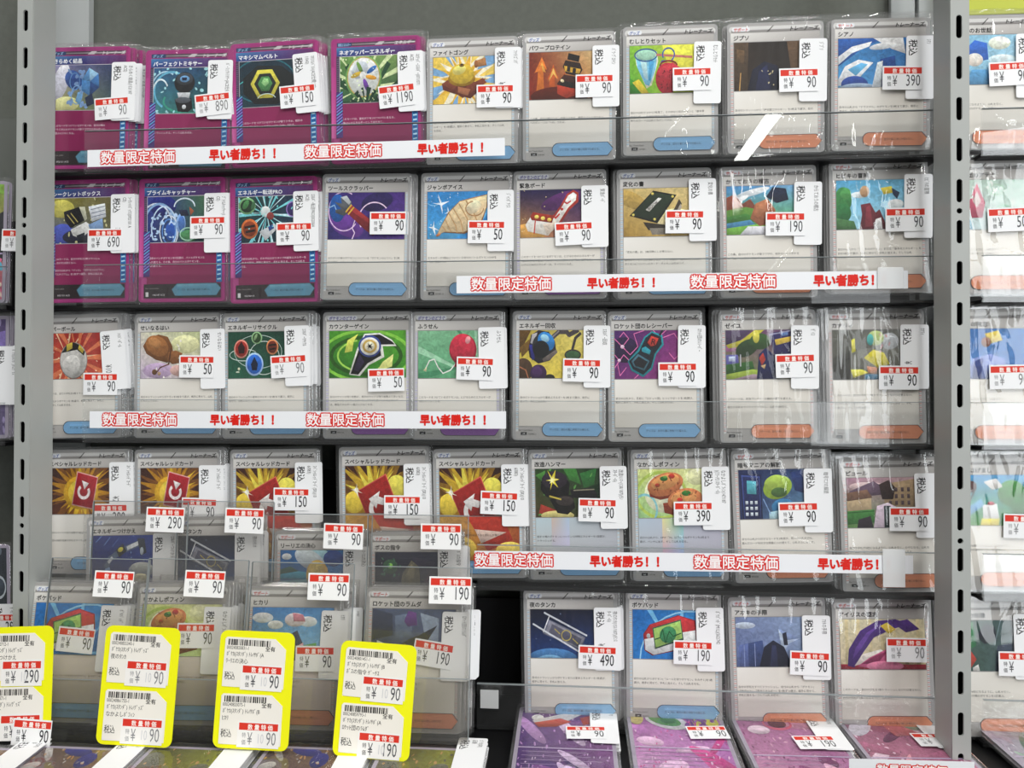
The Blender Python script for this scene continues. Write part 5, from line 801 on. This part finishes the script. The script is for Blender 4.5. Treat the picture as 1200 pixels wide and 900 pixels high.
FR = [
 (98, 662, (114, 668, 1), '90', T('goods', 'ポケパッド', 'tablet', 'tabl', tint=('dcd2cc', 'd4cac4')), (34, 682), (148, 684), 'silver card with a red tablet picture in the front clear stand at far left', 'front tablet card', (132, 748, 1), 'ﾎﾟｹﾊﾟｯﾄﾞ', (72, 733, 4), '90', 'front tier, left of all'),
 (217, 663, (219.5, 667.5, 1), '90', T('goods', 'なかよしポフィン', 'muffin', 'muff', tint=('dcd2cc', 'd4cac4')), (160, 684), (272, 684), 'silver card with a muffin picture in a front clear stand', 'front muffin card', (254, 750, 1), 'なかよしﾎﾟﾌｨﾝ', (210, 729.5, 0), '90', 'front tier, second from left'),
 (344, 667, (363, 671, 0), '90', T('support', 'ヒカリ', 'open_sky', 'misc', tint=('e4d8d8', 'dcd0d0')), (287, 687), (404, 688), 'silver card with an open sky picture in a front clear stand', 'open sky card', (392, 755, 1), 'ﾋｶﾘ', (348, 756, 0), '90', 'front tier, third from left'),
 (485, 672, (504, 675, 0), '190', T('support', 'ロケット団のラムダ', 'monitor_room', 'misc'), (428, 688), (545, 690), 'silver card with a grey monitor room picture in the front clear stand at right', 'monitor room card', (534, 757, 1), 'ﾛｹｯﾄ団のﾗﾑﾀﾞ', (487.5, 747, 8), '190', 'front tier, right end'),
]
for xc, pt, st, pr, me, TL, TR, desc, short, lab, lt, st2, pr2, where in FR:
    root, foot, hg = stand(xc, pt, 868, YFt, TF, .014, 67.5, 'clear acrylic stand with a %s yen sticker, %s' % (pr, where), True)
    stand_sticker(root, foot, st[0], st[1], YFt, TF, pr, st[2])
    b = foot + Euler((TF, 0, 0)).to_matrix() @ Vector((0, .0042, .004))
    stack(me, TL, TR, b.y+.014, TF, 'flat', desc, short, 4, lab, lt, '', st2, pr2, G2, 1, step=2.4)

# ------------------------------------------------------------------ yellow price cards hung on the front stands
def barcode_label(k, x, y, w, h, num, l1, l2, price, ink):
    k.poly([(x+1.2, y), (x+w-7, y), (x+w, y+6), (x+w, y+h-1.2), (x+w-1.2, y+h), (x+1.2, y+h), (x, y+h-1.2), (x, y+1.2)], 'efebe2')
    rd = random.Random(num); bx = x+2; k.k += 1
    while bx < x+w-10:
        b = rd.choice((.25, .45, .7, .9)); k.poly([(bx, y+1.2), (bx+b, y+1.2), (bx+b, y+4.8), (bx, y+4.8)], '2a2826', False); bx += b+rd.choice((.2, .35, .6))
    k.text(num, x+1.2, y+7.2, 2.9, '1e1c1a', .012, 0, .72); k.text('全有', x+w-13, y+7.2, 3.2, '2a2826', .02)
    k.text(l1, x+1.4, y+11, 3.2, '1e1c1a', .012, 0, .8, maxw=w-9); k.text(l2, x+1.2, y+15.2, 3.3, '1e1c1a', .012, 0, .85, maxw=w-12)
    k.text('税込', x+1, y+h-4.5, 5.2, '1a1a1a', .012, 0, .66)
    k.rect(x+w-27, y+15.4, x+w-1, y+30.6, 'f1efeb')
    sticker_print(k, x+w-27, y+15.4, 25.6, 15.2, price, ink, True)
def price_card(tl, tr, Y, tilt, hmm, labels, desc, loose=None):
    a, b = P(*tl, Y), P(*tr, Y); roll = -atan2((b-a).z, (b-a).x); wmm = (b-a).length*1000
    root = empty('yellow_price_card', a, (tilt, roll, 0)); tag(root, desc, 'price card', 'yellow price cards')
    k = Ink(0, 0); k.slab(rrect(0, 0, wmm, hmm, 4.6), .5, 'f2f216'); link('plate', k.mesh('plate_print'), None, root)
    lw, lh = wmm*.82, hmm*.425
    for i, (num, l1, l2, pr, ink) in enumerate(labels):
        k = Ink(0, 0); s = lw/38.5
        k.slab([(1.2*s, 0), (lw-7*s, 0), (lw, 6*s), (lw, lh), (0, lh), (0, 1.2*s)], .08, 'efebe2')
        k2 = Ink(0, 0); barcode_label(k2, 0, 0, 38.5, lh/s, num, l1, l2, pr, ink)
        n = len(k.v); k.v += [(x*s, y-.0001, z*s) for x, y, z in k2.v]; k.c += k2.c; k.f += [tuple(j+n for j in f) for f in k2.f]
        o = link('price_label', k.mesh('barcode_label_print'), None, root); o.location = (wmm*.075/1000, -.0002, -(hmm*.055+i*hmm*.485)/1000); o.rotation_euler = (0, radians(.6-i*.8), 0)
    if loose:
        o = link('sale_sticker', sticker_mesh('90', G1, 'f0f0f0'), None, root); q = P(*loose[:2], Y)-a; o.location = (q.x, -.0012, q.z); o.rotation_euler = (0, radians(loose[2]), 0)
    return root
YP = -.067
price_card((-23, 736), (63, 733), YP, radians(-7), 67, [('000240280712-1', 'ﾎﾟｹｶ(ｽﾀﾝﾀﾞ) ﾄﾚ/ｸﾞｯｽﾞ', 'ｴﾈﾙｷﾞｰつけかえ', '290', G2), ('000240821871-1', 'ﾎﾟｹｶ(ｽﾀﾝﾀﾞ) ﾄﾚ/ｸﾞｯｽﾞ', 'ﾎﾟｹﾊﾟｯﾄﾞ', '90', G2)], 'yellow price card at the left edge, one sticker hanging off its corner', (21, 839, 5))
price_card((125, 732.5), (212, 734), YP, radians(-7), 70, [('000240855340-1', 'ﾎﾟｹｶ(ｽﾀﾝﾀﾞ) ﾄﾚ/ｸﾞｯｽﾞ', '夜のﾀﾝｶ', '90', G3), ('000240861755-1', 'ﾎﾟｹｶ(ｽﾀﾝﾀﾞ) ﾄﾚ/ｸﾞｯｽﾞ', 'なかよしﾎﾟﾌｨﾝ', '90', G3)], 'yellow price card in front of the muffin card stand').rotation_euler.y += radians(1.6)
price_card((259, 738), (346, 742), YP, radians(-7), 68.5, [('000240820831-1', 'ﾎﾟｹｶ(ｽﾀﾝﾀﾞ) ﾄﾚ/ｻﾎﾟ(A', 'ﾘｰﾘｴの決心', '90', G2), ('000240820075-1', 'ﾎﾟｹｶ(ｽﾀﾝﾀﾞ) ﾄﾚ/ｻﾎﾟ(B', 'ﾋｶﾘ', '90', G3)], 'yellow price card in front of the open sky card stand')
price_card((400.5, 750), (489, 755), YP, radians(-7), 66.5, [('000240801451-1', 'ﾎﾟｹｶ(ｽﾀﾝﾀﾞ) ﾄﾚ/ｻﾎﾟ(B', 'ﾎﾞｽの指令 ｹﾞｰﾁｽ', '90', G2), ('000240859793-1', 'ﾎﾟｹｶ(ｽﾀﾝﾀﾞ) ﾄﾚ/ｻﾎﾟ(A', 'ﾛｹｯﾄ団のﾗﾑﾀﾞ', '190', G2)], 'yellow price card in front of the monitor room card stand').rotation_euler.y += radians(1.2)

# ------------------------------------------------------------------ cards lying on the lower shelf
def lying(me, TL, TR, yaw, sleeve, desc, short, lab, st, price, tiltz=radians(-86), behind=2, ink=G2):
    """lies on its back, its head against the upright rows"""
    a = PZ(TL[0], TL[1], SHZ+.010); b = PZ(TR[0], TR[1], SHZ+.010); mid = (a+b)/2
    R = (Matrix.Rotation(yaw, 3, 'Z') @ Matrix.Rotation(tiltz, 3, 'X')).to_euler(); M = R.to_matrix()
    loc = mid - M @ Vector((0, 0, .088)); root = sleeved_card(me, loc, R, sleeve, desc)
    if lab: o = link('price_label', label_mesh(*lab[2:]), None, root); o.location = (lab[0]/1000, -.0016, lab[1]/1000)
    if st: o = link('sale_sticker', sticker_mesh(price, ink), None, root); o.location = (st[0]/1000, -.0020, st[1]/1000); o.rotation_euler = (0, radians(st[2]), 0)
    for i in range(behind): copy_tree(root, loc+Vector((.0006*(i % 2), 0, -.0025*(i+1))), R, 'spare card lying under the '+short, short+' pile')
    return root

lying(fullart_card(A['fish'], 11), (607, 828), (720, 832), 0, 'soft', 'purple shiny card lying below the stretcher card, leftmost of the lying row', 'leftmost lying purple card', (25, 62, ('ﾎﾟｹｶ',)), (0, 60, -3), '90')
lying(fullart_card(A['green_disc'], 12), (729, 828), (846, 832), 0, 'crinkly', 'pink shiny card lying below the tablet card', 'lying pink card', None, (5, 60, -5), '90')
lying(fullart_card(A['ringed'], 13), (853, 836), (966, 838), radians(2), 'crinkly', 'mauve shiny card lying below the blue tower card', 'lying mauve card', (25, 62, ('ﾎﾟｹｶ(SR)',)), (0, 56, -3), '190')
lying(fullart_card(A['rose'], 14), (975, 838), (1090, 840), radians(3), 'crinkly', 'rose shiny card lying below the purple crescent card', 'lying rose card', (25, 66, ('ﾎﾟｹｶ(SR)',)), (6, 62, 0), '150', ink=G3)
lying(fullart_card(A['greysea'], 15), (1128, 838), (1240, 838), radians(3), 'crinkly', 'grey green shiny card lying right of the right upright', 'lying grey green card', None, None, '90', behind=1)
for i, (x0, x1, art, sd, d) in enumerate(((-60, 38, 'amber', 21, 'amber shiny card lying at the left edge under the leftmost yellow price card'), (52, 165, 'amber', 22, 'brown shiny card lying below the front tablet stand'), (180, 296, 'olive', 23, 'olive shiny card lying below the front muffin stand'), (316, 432, 'amber', 24, 'brown and yellow shiny card lying below the open sky stand'), (448, 566, 'olive', 25, 'yellow and grey shiny card lying below the monitor room stand'))):
    a = PZ(x0, 876, SHZ+.006); b = PZ(x1, 876, SHZ+.006); L = (b-a).length*1000
    lying(fullart_card(A[art], sd), (x0, 876), (x1, 876), 0, 'soft', d, d.split(' lying')[0], (24, 77, ('ﾎﾟｹｶ(SR)', '品番')), None, '90', behind=2)
banner((995, 889), (1142, 893), 11.5, ((1027, 1110),), 'white paper sale banner with red print at the bottom edge beside the right upright', Y=-.078)
me = box_mesh('tag', [(0, .0122, -.0004, 0, -.0122, 0)]); o = link('pale_square', me, TAPE); o.location = P(563, 808, -.012); tag(o, 'small blank pale square in the dark gap between stands and lowest row', 'tag')  # a small pale frosted square
